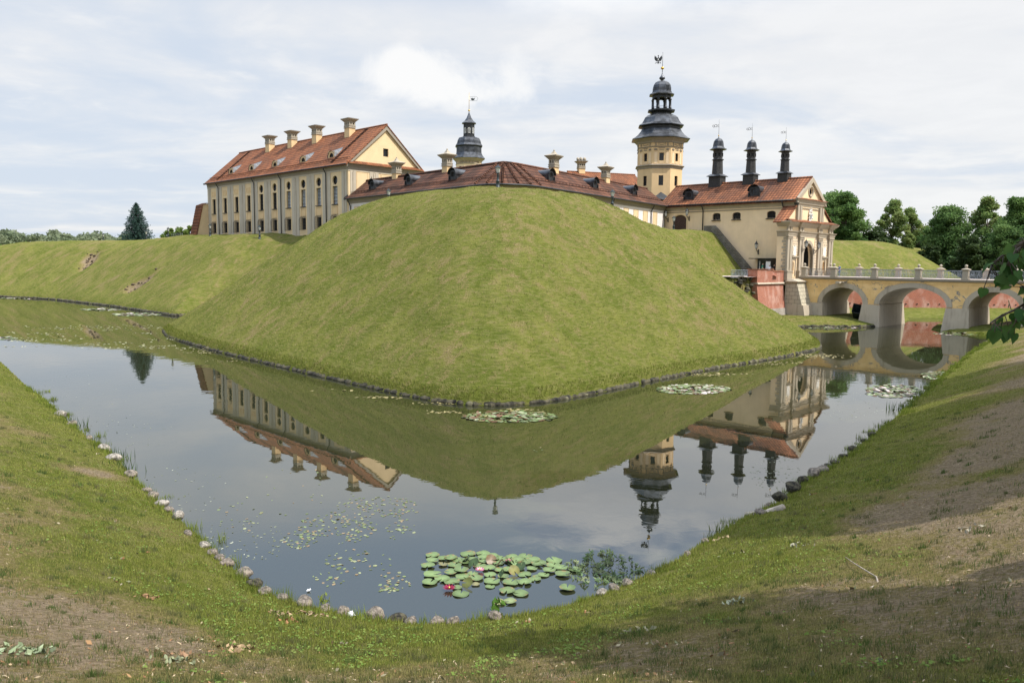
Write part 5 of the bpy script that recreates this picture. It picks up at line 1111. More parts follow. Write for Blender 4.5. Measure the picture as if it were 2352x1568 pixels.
tree_px(2040, 462, 195, 'loose', loose, 'olive green tree with twin pointed tops above the grassy mound', RT, rz=.5); tree_px(2075, 480, 200, 'loose', loose, 'slim olive tree right of the twin-topped tree', RT, rz=2.6); tree_px(1995, 524, 190, 'bush', bush, 'low rounded tree left of the olive twin-topped tree', RT)
tree_px(2110, 520, 225, 'bush', bush, 'pale distant tree filling the gap right of the olive trees', RT, rz=1); tree_px(2165, 478, 180, 'wide', wide, 'broad dark green tree above the right end of the mound', RT, rz=2.2); tree_px(2252, 455, 178, 'loose', loose, 'tall olive feathery tree between two dark trees', RT, rz=4.0)
tree_px(2320, 452, 165, 'big', big, 'dense dark tree at the right behind the leafy branch', RT, rz=1.9); tree_px(2215, 540, 160, 'bush', bush, 'shrubby dark tree at the foot of the mound slope', RT, rz=.9); tree_px(2290, 520, 158, 'wide', wide, 'dark low tree behind the right part of the bridge railing', RT, rz=3.3); tree_px(2375, 470, 172, 'wide', wide, 'large tree at the far right behind the bridge', RT, rz=5)
tree_px(2130, 560, 172, 'bush', bush, 'low bushy tree just behind the right shoulder of the mound', RT, rz=4.1); tree_px(2430, 440, 160, 'big', big, 'tall tree beyond the right end of the bridge', RT, rz=5.2)
v = []; rg = np.random.default_rng(5); Pw = []                # far wood left and shrubs under the right trees
def wood(name, label, spans, leaf, col, col2, n):
    P = []; T = []
    for (u0, u1, D, vt, zb) in spans:
        for k in range(max(3, int((u1-u0)/11))):
            u = rg.uniform(u0, u1); d = D*rg.uniform(.95, 1.08); x = (u-1176)/1800*d; zt = uz(vt+rg.uniform(-5, 9), d, u); r_ = rg.uniform(2.4, 4.2)*D/260; zc = max(zb, zt-r_*.8)
            q = rg.normal(size=(n, 3)); q /= np.linalg.norm(q, axis=1)[:, None]; q *= (rg.random(n)**.4)[:, None]*r_; q[:, 2] = np.where(q[:, 2] < 0, q[:, 2]*((zc-zb)/r_+.2), q[:, 2]*.8)
            P.append(q+np.array((x, d, zc))); f = np.clip(rg.random()+rg.normal(0, .2, n), 0, 1)[:, None]; T.append(np.array(col)*(1-f)+np.array(col2)*f)
    V, Fq, TT = tri_cloud(np.concatenate(P), np.full(len(P)*n, leaf), np.concatenate(T), rg=rg); tag(npmesh(name, V, Fq, 'leaf', False, {'tint': TT}), label, kind='stuff')
wood('distant_woods', 'wood with painted-in pale haze along the skyline beyond the left rampart', [(-60, 60, 300, 536, 2), (20, 165, 310, 530, 4), (185, 300, 330, 536, 6), (100, 290, 320, 541, 6)], .75, (.15, .19, .11), (.21, .24, .145), 330)  # distance haze is painted into these pale leaf tints
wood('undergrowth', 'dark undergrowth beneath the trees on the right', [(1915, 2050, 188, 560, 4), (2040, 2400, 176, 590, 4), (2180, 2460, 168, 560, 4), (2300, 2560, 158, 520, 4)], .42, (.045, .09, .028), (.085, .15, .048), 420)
wood('leafy_shrubs', 'bright green shrubs beside the left foot of the far rampart', [(-40, 70, 230, 562, 3), (-30, 35, 225, 575, 2)], .5, (.10, .18, .04), (.16, .23, .065), 300)
LT = 'small trees behind the palace corner'
ltree = (15, 9, 3.6, 30, 9000, .26, (.12, .19, .045), (.19, .25, .06), .2, .12)
tree_px(397, 524, 190, 'lt', ltree, 'small light green tree left of the guard fence', LT, zb=9); tree_px(420, 522, 180, 'lt', ltree, 'small light green tree behind the guard fence', LT, rz=2, zb=9.5); tree_px(440, 518, 175, 'lt', ltree, 'light green tree touching the tiled buttress', LT, rz=4, zb=9.5)
# spruce
sp = empty('blue_spruce', (-76.6, 161, gz(-76.6, 161)-.1), .4, 'blue green spruce tree standing alone on the rampart plateau', 'tree'); rg = np.random.default_rng(21)
m = MB(); m.tube([(0, 0, -.3), (0, 0, 7.6)], [.22, .02], 7); m.build('trunk', 'bark', sp, uv=False); P = []; T = []; Dr = []
for L_ in range(36):
    t = L_/35; z = .35+7.3*t; r_ = 3.35*(1-t)**.68*(.88+.22*rg.random())+.06; nb = int(15-8*t)
    for k in range(nb):
        a = 2*PI*(k+rg.random()*.7)/nb; rr = r_*rg.uniform(.72, 1.1); n_ = int(26+70*(1-t)); f = rg.random(n_)**.7; wd = .07+.34*f*(1-f*.45)*(1-t*.5)
        ox = f*rr; oy = rg.normal(0, 1, n_)*wd*.55; oz = -.18*f*rr*(1-t)+.16*f*f*rr+rg.normal(0, .06, n_)
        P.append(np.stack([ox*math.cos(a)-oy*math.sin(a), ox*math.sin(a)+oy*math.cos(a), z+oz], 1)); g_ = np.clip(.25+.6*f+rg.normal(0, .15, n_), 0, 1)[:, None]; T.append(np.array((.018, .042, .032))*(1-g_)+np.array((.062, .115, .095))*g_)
P = np.concatenate(P); V, Fq, TT = tri_cloud(P, np.full(len(P), .135), np.concatenate(T), .32, upbias=.6, rg=rg); npmesh('crown', V, Fq, 'leaf', False, {'tint': TT}, sp)
# trees beside the viewer on the right: they shade the right bank
ST = 'tall lindens beside the moat on the right bank'
lin = (31, 16, 5.8, 80, 46000, .32, (.03, .07, .015), (.06, .11, .025), .38, .42)
for i, (x, y, s, rz, lb) in enumerate(((26.5, 17.0, 1.2, 0, 'tall linden on the right bank nearest the tree with the drooping branch'), (33.0, 24.0, 1.25, 2, 'tall linden in the middle of the row on the right bank'), (40.5, 33.5, 1.2, 4, 'tall linden of the right-bank row closest to the bridge'), (10.4, 6.9, .60, 5, 'tall linden on the slope right of the viewer'))): plant_tree('linden_tree', 'lin', lin, x, y, gz(x, y)-.2, s, rz, lb, ST)
lin2 = (37, 23, 4.6, 80, 42000, .32, (.03, .07, .015), (.06, .11, .025), .36, .62)
for i, (x, y, rz, lb) in enumerate(((20.2, 15.4, 0, 'slender high-crowned linden nearest the viewer on the right bank'), (23.4, 20.2, 2, 'slender high-crowned linden between the broad lindens'), (28.4, 21.4, 4, 'slender high-crowned linden farthest along the right bank'))): plant_tree('linden_tree', 'lin2', lin2, x, y, gz(x, y)-.2, 1.0, rz, lb, ST)
# ------------------------------------------------------------------ grass
def blades(x, y, z, h, wd, tint, rg, lean=.45):
    n = len(x); a = rg.random(n)*2*PI; la = rg.random(n)*2*PI; ln = h*lean*rg.random(n)
    bx, by = np.cos(a)*wd, np.sin(a)*wd
    A_ = np.stack([x-bx, y-by, z-.02], 1); B_ = np.stack([x+bx, y+by, z-.02], 1); C_ = np.stack([x+np.cos(la)*ln, y+np.sin(la)*ln, z+h], 1)
    return np.stack([A_, B_, C_], 1).reshape(-1, 3), np.arange(3*n).reshape(n, 3), np.repeat(tint, 3, 0)
GREEN, YEL, TAN, DEEP = np.array((.122, .160, .026)), np.array((.222, .218, .055)), np.array((.31, .245, .125)), np.array((.065, .105, .026))
def along_step(pts, st):
    o = []; carry = 0
    for i in range(len(pts)-1):
        (x0, y0), (x1, y1) = pts[i], pts[i+1]; L = math.hypot(x1-x0, y1-y0); t = carry
        while t < L: f = t/L; o.append((x0+(x1-x0)*f, y0+(y1-y0)*f, math.atan2(y1-y0, x1-x0))); t += st*random.uniform(.8, 1.2)
        carry = t-L
    return o
def mix3(dry, f, n, rg, gain=1.0):
    c = (GREEN*(1-f)+YEL*f)*gain; k = np.clip(dry*1.15+rg.normal(0, .16, n), 0, 1)[:, None]; return (c*(1-k)+TAN*k)*rg.uniform(.55, 1.4, (n, 1))
rg = np.random.default_rng(41)
N = 225000; r_ = 6.0*(75/6.0)**rg.random(N); th = rg.uniform(-.92, .86, N); x = r_*np.sin(th); y = r_*np.cos(th)
_, di, dn, _ = ground(x, y, True); dr = dryness(x, y, di, dn); keep = (dn > .05) & (rg.random(N) < np.clip(1.2-1.15*dr, .2, 1)); x, y, dr, dn = x[keep], y[keep], dr[keep], dn[keep]; K = 5; n = len(x)*K
sp_ = np.repeat(.035+.0022*np.hypot(x, y), K); x2 = np.repeat(x, K)+rg.normal(0, 1, n)*sp_; y2 = np.repeat(y, K)+rg.normal(0, 1, n)*sp_; d2 = np.repeat(dr, K); dn2 = np.repeat(dn, K)
z2 = ground(x2, y2); h = rg.uniform(.02, .066, n)*(1-.3*d2)*(.55+.9*np.repeat(fbm(x*.8, y*.8, 3), K))*(1+1.3*np.exp(-(dn2/.35)**2)); dist = np.hypot(x2, y2)
V, Fq, TT = blades(x2, y2, z2, h, .0035+.00042*dist, mix3(d2, np.repeat(rg.random((len(x), 1)), K, 0)*.9, n, rg, 1.35), rg)
tag(npmesh('bank_grass', V, Fq, 'blade', False, {'tint': TT}), 'short mown grass on the near bank, thin over bare soil', kind='stuff')
# island slopes
N = 330000; x = rg.uniform(-120, 42, N); y = rg.uniform(36, 128, N); _, di, dn, _ = ground(x, y, True); keep = (di > .05) & (di < 27) & (np.hypot(x, y) < 38+92*rg.random(N)**1.2); x, y, di, dn = x[keep], y[keep], di[keep], dn[keep]
dr = dryness(x, y, di, dn); n = len(x); z = ground(x, y); big_ = fbm(x*.25, y*.25, 3)
V, Fq, TT = blades(x, y, z, rg.uniform(.04, .11, n)*(1+.9*np.exp(-(di/.4)**2)), .024+.0002*np.hypot(x, y), mix3(np.clip(dr*1.0-.05+.6*(big_-.5), 0, 1), rg.random((n, 1)), n, rg), rg, .9)
tag(npmesh('rampart_grass', V, Fq, 'blade', False, {'tint': TT}), 'short patchy grass covering the slopes of the castle rampart', kind='stuff')
fr_ = along_step(isl[9:30], .012); x = np.array([q[0] for q in fr_]); y = np.array([q[1] for q in fr_]); n = len(x); an = np.array([q[2] for q in fr_]); off = rg.uniform(-.02, .6, n); x = x-np.sin(an)*off; y = y+np.cos(an)*off; k = sdist(isl, x, y) > -.1; x, y = x[k], y[k]; n = len(x)
V, Fq, TT = blades(x, y, np.maximum(ground(x, y), .24), rg.uniform(.06, .2, n), .02+0*x, (GREEN*.9+(YEL-GREEN*.9)*rg.random((n, 1))*.7)*rg.uniform(.7, 1.2, (n, 1)), rg, .9); tag(npmesh('fringe_grass', V, Fq, 'blade', False, {'tint': TT}), 'lush grass fringe hanging over the rampart foot stones', kind='stuff')
# taller tufts: lush along the water, wiry on the dry slope
P = []; H_ = []; T = []; Wd = []
near_pts = [atz(*q) for q in SH_NEAR]
def along(pts, n, rg):
    L = [math.hypot(pts[i+1][0]-pts[i][0], pts[i+1][1]-pts[i][1]) for i in range(len(pts)-1)]; c = np.cumsum([0]+L); o = []
    for t in sorted(rg.random(n)*c[-1]): i = min(len(L)-1, int(np.searchsorted(c, t)-1)); i = max(0, i); f = (t-c[i])/L[i]; o.append((pts[i][0]+(pts[i+1][0]-pts[i][0])*f, pts[i][1]+(pts[i+1][1]-pts[i][1])*f, math.atan2(pts[i+1][1]-pts[i][1], pts[i+1][0]-pts[i][0])))
    return o
for (x, y, a) in along(near_pts[1:33], 420, rg):
    off = rg.normal(.05, .22); cx_, cy_ = x+math.sin(a)*off, y-math.cos(a)*off; k = int(rg.uniform(14, 46)); hh_ = rg.uniform(.12, .34); P.append(np.stack([cx_+rg.normal(0, .10, k), cy_+rg.normal(0, .10, k)], 1)); H_.append(rg.uniform(.4, 1, k)*hh_); c = GREEN*rg.uniform(.8, 1.3)+YEL*rg.uniform(0, .25); T.append(np.tile(c, (k, 1))*rg.uniform(.8, 1.2, (k, 1)))
for i in range(2600):
    r1 = 8.5*(38/8.5)**rg.random(); t1 = rg.uniform(-.62, .66); cx_, cy_ = r1*math.sin(t1), r1*math.cos(t1); d = sdist(nearp, np.array([cx_]), np.array([cy_]))[0]
    if d < 1.0: continue
    k = int(rg.uniform(10, 40)); s_ = rg.uniform(.03, .14)*(.6+.8*rg.random()); hh_ = rg.uniform(.04, .16); f = rg.random(); P.append(np.stack([cx_+rg.normal(0, s_, k), cy_+rg.normal(0, s_, k)], 1)); H_.append(rg.uniform(.4, 1, k)*hh_)
    c = (DEEP*1.2*(1-f)+np.array((.17, .155, .075))*f); T.append(np.tile(c, (k, 1))*rg.uniform(.7, 1.3, (k, 1)))
P = np.concatenate(P); V, Fq, TT = blades(P[:, 0], P[:, 1], np.maximum(ground(P[:, 0], P[:, 1]), -.02), np.concatenate(H_), .004+.00025*np.hypot(P[:, 0], P[:, 1]), np.concatenate(T), rg, .7)
tag(npmesh('grass_tufts', V, Fq, 'blade', False, {'tint': TT}), 'longer grass tufts scattered on the near bank and along its stones', kind='stuff')
n_ = 26000; r1 = 7.5*(30/7.5)**rg.random(n_); t1 = rg.uniform(-.64, .68, n_); x = r1*np.sin(t1); y = r1*np.cos(t1); _, di, dn, _ = ground(x, y, True); pt = fbm(x*.9+40, y*.9, 3); k = (dn > .2) & (pt > .50) & (dryness(x, y, di, dn) < .62)
P = np.stack([x[k], y[k], ground(x[k], y[k])+rg.uniform(.015, .05, k.sum())], 1)
def tri_cloud0(P, size, tint):
    n = len(P); a = rg.random(n)*6.283; d = np.stack([np.cos(a), np.sin(a), rg.normal(0, .25, n)], 1); e = np.stack([-np.sin(a), np.cos(a), rg.normal(0, .25, n)], 1); s_ = size[:, None]; V = np.stack([P-d*s_, P+e*s_*.75, P+d*s_, P-e*s_*.75], 1).reshape(-1, 3); return V, np.arange(4*n).reshape(n, 4), np.repeat(tint, 4, 0)
f = rg.random((len(P), 1)); V, Fq, TT = tri_cloud0(P, rg.uniform(.012, .032, len(P)), (np.array((.12, .21, .04))*(1-f)+np.array((.23, .29, .08))*f)); tag(npmesh('clover', V, Fq, 'blade', False, {'tint': TT}), 'patches of clover and small broad leaves in the near turf', kind='stuff')
# reeds standing at the left waterline
for j, ((u, v), lab, n_, hh_) in enumerate((((178, 978), 'small clump of sedge at the water edge high on the left bank', 30, .5), ((262, 1050), 'loose sedge clump beside pale stones on the left bank', 36, .42), ((292, 1080), 'thin sedge clump lowest of the left bank clumps', 26, .36), ((2072, 942), 'dark reed clump standing in the water by the right bank', 60, .55), ((2118, 905), 'short reeds by the right bank nearest the bridge', 34, .4))):
    q_ = atz(u, v); P = np.stack([q_[0]+rg.normal(0, .30, n_), q_[1]+rg.normal(0, .22, n_)], 1); V, Fq, TT = blades(P[:, 0], P[:, 1], np.maximum(0*P[:, 0], ground(P[:, 0], P[:, 1])), rg.uniform(.5, 1, n_)*hh_, .018+0*P[:, 0], np.tile(np.array((.06, .10, .03)), (n_, 1))*rg.uniform(.6, 1.3, (n_, 1)), rg, .4)
    tag(npmesh('sedge_clump', V, Fq, 'blade', False, {'tint': TT}), lab, 'reeds', 'sedge clumps at the waterline')
# ------------------------------------------------------------------ stones
def stone(name, s, seed, mat, flat=.62):
    import bmesh
    bm = bmesh.new(); bmesh.ops.create_icosphere(bm, subdivisions=3, radius=1); rr = np.random.default_rng(seed); D_ = rr.normal(size=(7, 3)); D_ /= np.linalg.norm(D_, axis=1)[:, None]; off = rr.uniform(.60, .92, 7); ax = rr.uniform(.75, 1.25, 3)
    for v_ in bm.verts:
        p_ = np.array(v_.co)
        for k in range(7):
            e_ = p_@D_[k]-off[k]
            if e_ > 0: p_ = p_-D_[k]*e_*.82
        w_ = .04*math.sin(5*p_[0]+seed)*math.sin(4*p_[1])+.03*math.sin(9*p_[2]+3*p_[0]); v_.co = Vector(p_*ax*(1+w_)*s); v_.co.z *= flat
    me = bpy.data.meshes.new(name); bm.to_mesh(me); bm.free(); me.materials.append(M[mat])
    for pl in me.polygons: pl.use_smooth = True
    o = bpy.data.objects.new(name, me); COL.objects.link(o); return o
BG = 'stones lining the near shore'
prot = {}
def put_stone(u, v, wpx, mat, label, sink=.25, flat=.62):
    x, y = atz(u, v, .08); s = wpx*math.hypot(x, y)/1800/2*1.15; key = (mat, rg.integers(0, 4))
    if key not in prot: o = prot[key] = stone('boulder', 1.0, int(key[1])*7+len(prot), mat, flat)
    else: o = prot[key].copy(); COL.objects.link(o)
    zg = gz(x, y); o.location = (x, y, max(zg, -.05)+s*flat*(.75-sink)); o.scale = (s*rg.uniform(.9, 1.15), s*rg.uniform(.85, 1.1), s*rg.uniform(.9, 1.2)); o.rotation_euler = (rg.uniform(-.2, .2), rg.uniform(-.2, .2), rg.uniform(0, 6.3)); tag(o, label, 'boulder', BG)
B1, B2, B3 = 'boulder', 'boulder_pale', 'boulder_dark'
put_stone(562, 1322, 36, B1, 'large rounded brown boulder at the start of the lower left shore stones', .1, .75); put_stone(585, 1347, 32, B3, 'dark mossy boulder just below the large rounded brown one', .15); put_stone(607, 1370, 28, B1, 'pinkish stone below the dark mossy boulder'); put_stone(860, 1412, 46, B1, 'biggest flat-faced brown boulder near the white litter', .05, .8); put_stone(912, 1417, 36, B3, 'dark jagged boulder right of the biggest flat-faced boulder', .1, .75)
put_stone(409, 1193, 26, B2, 'palest rounded boulder on the left bank', .1, .75); put_stone(648, 1383, 24, B1, 'small stone half hidden in lush grass left of the long low stone'); put_stone(698, 1392, 44, B1, 'long low stone among dry leaves on the near shore'); put_stone(746, 1402, 30, B1, 'rounded stone between the long low stone and the white litter'); put_stone(785, 1407, 34, B1, 'stone partly behind the white litter', .1)
put_stone(943, 1432, 36, B1, 'flat stone left of the tall grass tuft at the bottom shore'); put_stone(1001, 1430, 34, B1, 'grey stone right of the tall grass tuft at the bottom shore'); put_stone(1043, 1437, 30, B1, 'small low stone just right of the grey one at the bottom shore')
put_stone(1135, 1428, 34, B1, 'low stone beside the sprouting green plant'); put_stone(1382, 1372, 24, B2, 'pale stone at the waterweed, lowest of three'); put_stone(1410, 1360, 26, B1, 'brown stone at the waterweed, middle of three'); put_stone(1440, 1350, 26, B1, 'brown stone at the waterweed, highest of three'); put_stone(1495, 1325, 18, B2, 'little pale stone above the waterweed')
put_stone(1820, 1132, 34, B3, 'big dark boulder at the right shore below the mossy group', .1, .8); put_stone(1790, 1152, 28, B3, 'dark pointed stone beside the grey log', .1, .9); put_stone(1846, 1113, 26, B3, 'dark boulder left of the tilted slab', .15); put_stone(1868, 1098, 28, B1, 'tilted slab stone on the right shore', .1, .8); put_stone(1888, 1086, 26, B1, 'stone right of the tilted slab'); put_stone(1765, 1166, 18, B1, 'small stone in the water above the grey log', .2)
for i, (u, v, w_) in enumerate(((1903, 1072, 22), (1920, 1064, 22), (1938, 1050, 22), (1960, 1036, 20), (1985, 1015, 18), (2003, 1003, 18), (1620, 1251, 18), (1578, 1280, 16), (1745, 1190, 22))): put_stone(u, v, w_, B3 if i < 6 else B1, 'dark small stone in the upper right shore row' if i < 6 else 'small brown stone in the grassy middle of the right shore')
for i, (u, v, w_) in enumerate(((140, 955, 18), (165, 975, 18), (205, 1012, 16), (262, 1058, 26), (300, 1095, 24), (350, 1140, 24), (372, 1162, 26), (388, 1176, 24), (432, 1235, 20), (470, 1262, 22), (487, 1278, 22), (520, 1300, 26), (240, 1035, 20), (335, 1125, 18), (505, 1290, 22))): put_stone(u, v, w_, B1 if i % 3 else B2, ('pale' if i % 3 == 0 else 'brown')+' small stone in the row along the left bank', .42)
# stone edging of the rampart foot
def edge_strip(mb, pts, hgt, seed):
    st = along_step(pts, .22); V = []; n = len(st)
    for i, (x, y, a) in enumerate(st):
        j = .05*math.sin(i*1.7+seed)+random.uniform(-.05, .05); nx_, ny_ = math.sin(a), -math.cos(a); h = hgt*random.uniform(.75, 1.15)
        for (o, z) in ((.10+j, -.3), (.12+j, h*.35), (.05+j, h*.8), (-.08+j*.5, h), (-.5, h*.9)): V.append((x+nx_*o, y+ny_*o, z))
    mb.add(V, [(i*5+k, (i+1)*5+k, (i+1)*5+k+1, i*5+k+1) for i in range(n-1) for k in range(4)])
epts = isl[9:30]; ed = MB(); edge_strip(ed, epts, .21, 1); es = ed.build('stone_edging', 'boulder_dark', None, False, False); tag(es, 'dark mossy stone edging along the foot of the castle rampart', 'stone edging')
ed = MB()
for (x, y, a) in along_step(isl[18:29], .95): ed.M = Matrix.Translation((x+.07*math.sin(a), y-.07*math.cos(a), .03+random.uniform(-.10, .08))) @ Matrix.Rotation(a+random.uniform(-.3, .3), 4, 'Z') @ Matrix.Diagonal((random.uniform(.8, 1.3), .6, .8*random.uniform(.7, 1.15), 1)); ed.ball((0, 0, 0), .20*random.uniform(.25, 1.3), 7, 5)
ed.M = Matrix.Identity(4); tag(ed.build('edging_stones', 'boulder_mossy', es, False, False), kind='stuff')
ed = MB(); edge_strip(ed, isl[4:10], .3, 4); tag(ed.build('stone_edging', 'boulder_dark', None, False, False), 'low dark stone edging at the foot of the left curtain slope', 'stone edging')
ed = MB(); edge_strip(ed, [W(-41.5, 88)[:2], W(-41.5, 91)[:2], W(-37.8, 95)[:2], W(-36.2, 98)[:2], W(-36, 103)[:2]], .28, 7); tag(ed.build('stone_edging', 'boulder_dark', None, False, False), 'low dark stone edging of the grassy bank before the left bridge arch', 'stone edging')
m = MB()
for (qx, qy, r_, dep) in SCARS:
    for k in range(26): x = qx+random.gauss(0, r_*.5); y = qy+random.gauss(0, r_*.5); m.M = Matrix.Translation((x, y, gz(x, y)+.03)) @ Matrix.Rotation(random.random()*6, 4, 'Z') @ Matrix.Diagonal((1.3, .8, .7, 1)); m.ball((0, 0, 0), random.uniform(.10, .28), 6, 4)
m.M = Matrix.Identity(4); tag(m.build('shade_clods', 'earth_shade', None, False, False), 'earth clods coloured dark as shade in the slips on the left rampart slope', kind='stuff')  # clods added in a dark colour to paint the shade inside the slips
# ------------------------------------------------------------------ water lilies
def lily(r, rg, k=18, notch=.32):
    a0 = rg.random()*2*PI; cup = rg.uniform(.0, .05); tilt = rg.normal(0, .05, 2); ang = a0+np.linspace(notch/2, 2*PI-notch/2, k); pts = [(0, 0, .012)]
    for rr in (.55, 1.0):
        for j, t in enumerate(ang): q_ = r*rr*(1+.025*math.sin(5*t)); pts.append((q_*math.cos(t), q_*math.sin(t), .012+(cup+.018*math.sin(3*t+a0))*rr*rr*r*3+tilt[0]*q_*math.cos(t)*.3))
    fs = [(0, 1+j, 2+j) for j in range(k-1)]+[(1+j, 1+k+j, 2+k+j, 2+j) for j in range(k-1)]
    return pts, fs
def pad_obj(x, y, r, tint, label, rg, group, z=0):
    pts, fs = lily(r, rg); me = bpy.data.meshes.new('lily_pad'); me.from_pydata(pts, [], fs); at = me.attributes.new('tint', 'FLOAT_COLOR', 'POINT'); nn = len(pts)
    cc = np.ones((nn, 4)); cc[:, :3] = np.array(tint)*rg.uniform(.85, 1.15); cc[1+18:, :3] *= rg.uniform(.6, .95, (18, 1)); cc[1+18:, :3] = np.where(rg.random((18, 1)) < .10, np.array((.20, .13, .05)), cc[1+18:, :3]); cc[0, :3] *= 1.25; at.data.foreach_set('color', cc.astype(np.float32).ravel()); me.materials.append(M['pad'])
    for pl in me.polygons: pl.use_smooth = True
    o = bpy.data.objects.new('lily_pad', me); COL.objects.link(o); o.location = (x, y, z); return tag(o, label, 'lily pad', group)
PADS = [(1270, 348, 40), (1350, 345, 38), (1085, 355, 36), (1085, 384, 32), (1060, 412, 36), (1145, 372, 32), (1180, 372, 34), (1220, 380, 34), (1255, 388, 36), (1140, 405, 24), (1200, 408, 36), (1300, 380, 30), (1350, 368, 30), (1400, 360, 30), (1440, 370, 34), (1500, 362, 32), (1570, 360, 36), (1610, 382, 38), (1530, 380, 34), (1575, 392, 34), (1640, 400, 40), (1515, 402, 38), (1720, 382, 42), (1715, 408, 36), (1755, 422, 36), (1830, 432, 34), (1765, 456, 40), (1695, 436, 34), (1665, 458, 30), (1620, 480, 32), (1565, 455, 36), (1085, 458, 46), (1135, 480, 40), (1180, 445, 36), (1235, 435, 38), (1245, 466, 40), (1070, 498, 40), (1185, 495, 42), (1310, 475, 40), (1330, 410, 34), (1380, 425, 34), (1385, 460, 32), (1395, 492, 42), (1385, 518, 26), (1440, 432, 32), (1485, 432, 36), (1495, 498, 44), (1565, 498, 38), (1475, 542, 42), (1545, 555, 42), (1232, 556, 44), (1215, 525, 26), (1310, 507, 22), (1432, 602, 34), (1490, 598, 34), (1790, 530, 42), (1295, 450, 28), (1430, 395, 30), (1605, 425, 28), (1455, 466, 30), (1350, 385, 28), (1410, 375, 24), (1480, 385, 26), (1630, 465, 24), (1540, 425, 26)]
rg = np.random.default_rng(77)
PG = (.120, .172, .066)
for i, (zx, zy, wp) in enumerate(PADS):
    u = (900+zx/1.3067)*.57422; v = (1950+zy/1.3067)*.57422; x, y = atz(u, v); r_ = wp/1.3067*.57422*math.hypot(x, y)/1800*1.06
    lab = 'round green lily pad of the near cluster'; tint = PG
    if (zx, zy) == (1790, 530): lab = 'single lily pad floating apart at the right of the near cluster'
    elif (zx, zy) == (1232, 556): lab = 'large lily pad beside the dark red flower'
    elif (zx, zy) in ((1432, 602), (1490, 598)): lab = 'small yellowing lily pad of the detached pair in front of the cluster' ; tint = (.26, .24, .11) if zx == 1432 else (.17, .21, .09)
    elif i in (9, 52): tint = (.16, .15, .07); lab = 'small brownish lily pad within the near cluster'
    pad_obj(x, y, r_, tint, lab, rg, 'water lily pads near the viewer', .004*(i % 7))
for (zx, zy, tl_, c) in ((1300, 405, .6, (.04, .07, .02)), (1390, 390, .9, (.13, .085, .045)), (1435, 410, .8, (.10, .07, .03)), (1545, 425, .7, (.035, .06, .02)), (1445, 468, 1.0, (.05, .09, .03)), (1510, 448, .6, (.15, .14, .03)), (1268, 512, .8, (.12, .13, .03)), (1265, 385, .5, (.04, .07, .02)), (1480, 400, .7, (.045, .08, .025))):
    u = (900+zx/1.3067)*.57422; v = (1950+zy/1.3067)*.57422; x, y = atz(u, v); o = pad_obj(x, y, .14, c, 'curled lily leaf standing up inside the near cluster', rg, 'curled lily leaves', .07); o.rotation_euler = (tl_, rg.uniform(-.3, .3), rg.uniform(0, 6))
def flower(zx, zy, r_, c1, c2, label):
    u = (900+zx/1.3067)*.57422; v = (1950+zy/1.3067)*.57422; x, y = atz(u, v); t = empty('water_lily', (x, y, .03), 0, label, 'water lily', 'pink water lilies in the near cluster')
    for nm, n_, rad, lift, c in (('outer_petals', 11, 1.0, .35, c1), ('inner_petals', 9, .72, .75, c2)):
        V = []; Fq = []; 
        for k in range(n_):
            a = 2*PI*k/n_+(.2 if n_ == 9 else 0); ca_, sa_ = math.cos(a), math.sin(a); o = len(V); L = r_*rad
            for (d_, w_, h_) in ((.1, .0, .0), (.55, .17, .5), (.55, -.17, .5), (1.0, 0, 1.0)): V.append((L*(d_*ca_-w_*sa_), L*(d_*sa_+w_*ca_), L*lift*h_))
            Fq.append((o, o+1, o+3, o+2))
        npmesh(nm, np.array(V), np.array(Fq), 'petal', True, {'tint': np.tile(np.array(c), (len(V), 1))}, t)
    m = MB(); m.ball((0, 0, r_*.22), r_*.2, 8, 5); m.build('stamens', 'gold', t, uv=False)
flower(1172, 536, .165, (.30, .022, .075), (.26, .02, .06), 'dark red water lily flower at the front of the near cluster'); flower(1332, 438, .13, (.62, .22, .34), (.80, .45, .50), 'pale pink water lily flower in the middle of the near cluster'); flower(1480, 388, .085, (.55, .08, .18), (.6, .2, .3), 'small half open pink flower at the back of the near cluster')
# distant beds and pondweed: too many small leaves to count
def weed(name, label, spots, mat='pad'):
    V = []; Fq = []; T = []; o = 0
    for (x, y, r_, c, z) in spots:
        k = 6; a0 = rg.random()*6.3; e_ = rg.uniform(.45, 1.0); ca_, sa_ = math.cos(a0), math.sin(a0); tz = rg.normal(0, .12)
        for j in range(k): t = 2*PI*j/k; px_, py_ = r_*math.cos(t), r_*e_*math.sin(t); V.append((x+px_*ca_-py_*sa_, y+px_*sa_+py_*ca_, z+px_*tz)); T.append(c)
        Fq.append([o+j for j in range(6)]); o += 6
    tag(npmesh(name, np.array(V), np.array(Fq), mat, True, {'tint': np.array(T)}), label, kind='stuff')
def bed(u, v, ru, rv, n_, r_, cols):
    o = []
    for _ in range(n_):
        a = rg.random()*6.283; q_ = math.sqrt(rg.random()); uu, vv = u+ru*q_*math.cos(a), v+rv*q_*math.sin(a); x, y = atz(uu, vv); c = np.array(cols[rg.integers(0, len(cols))])*rg.uniform(.8, 1.2); mid_ = q_ < .55; o.append((x, y, r_*rg.uniform(.6, 1.2), c, .02+(rg.uniform(.02, .12) if mid_ and rg.random() < .5 else 0)))
    return o
LC = [(.20, .25, .13), (.13, .18, .07), (.10, .14, .04), (.26, .27, .17)]; LC2 = LC+[(.12, .06, .03), (.10, .09, .03), (.45, .38, .36)]
weed('lily_bed', 'lily pad bed floating below the tip of the bastion', bed(1172, 957, 108, 13, 330, .16, LC2[:6])); weed('lily_bed', 'oval lily pad bed floating off the right face of the bastion', bed(1592, 894, 84, 11, 420, .17, LC2))
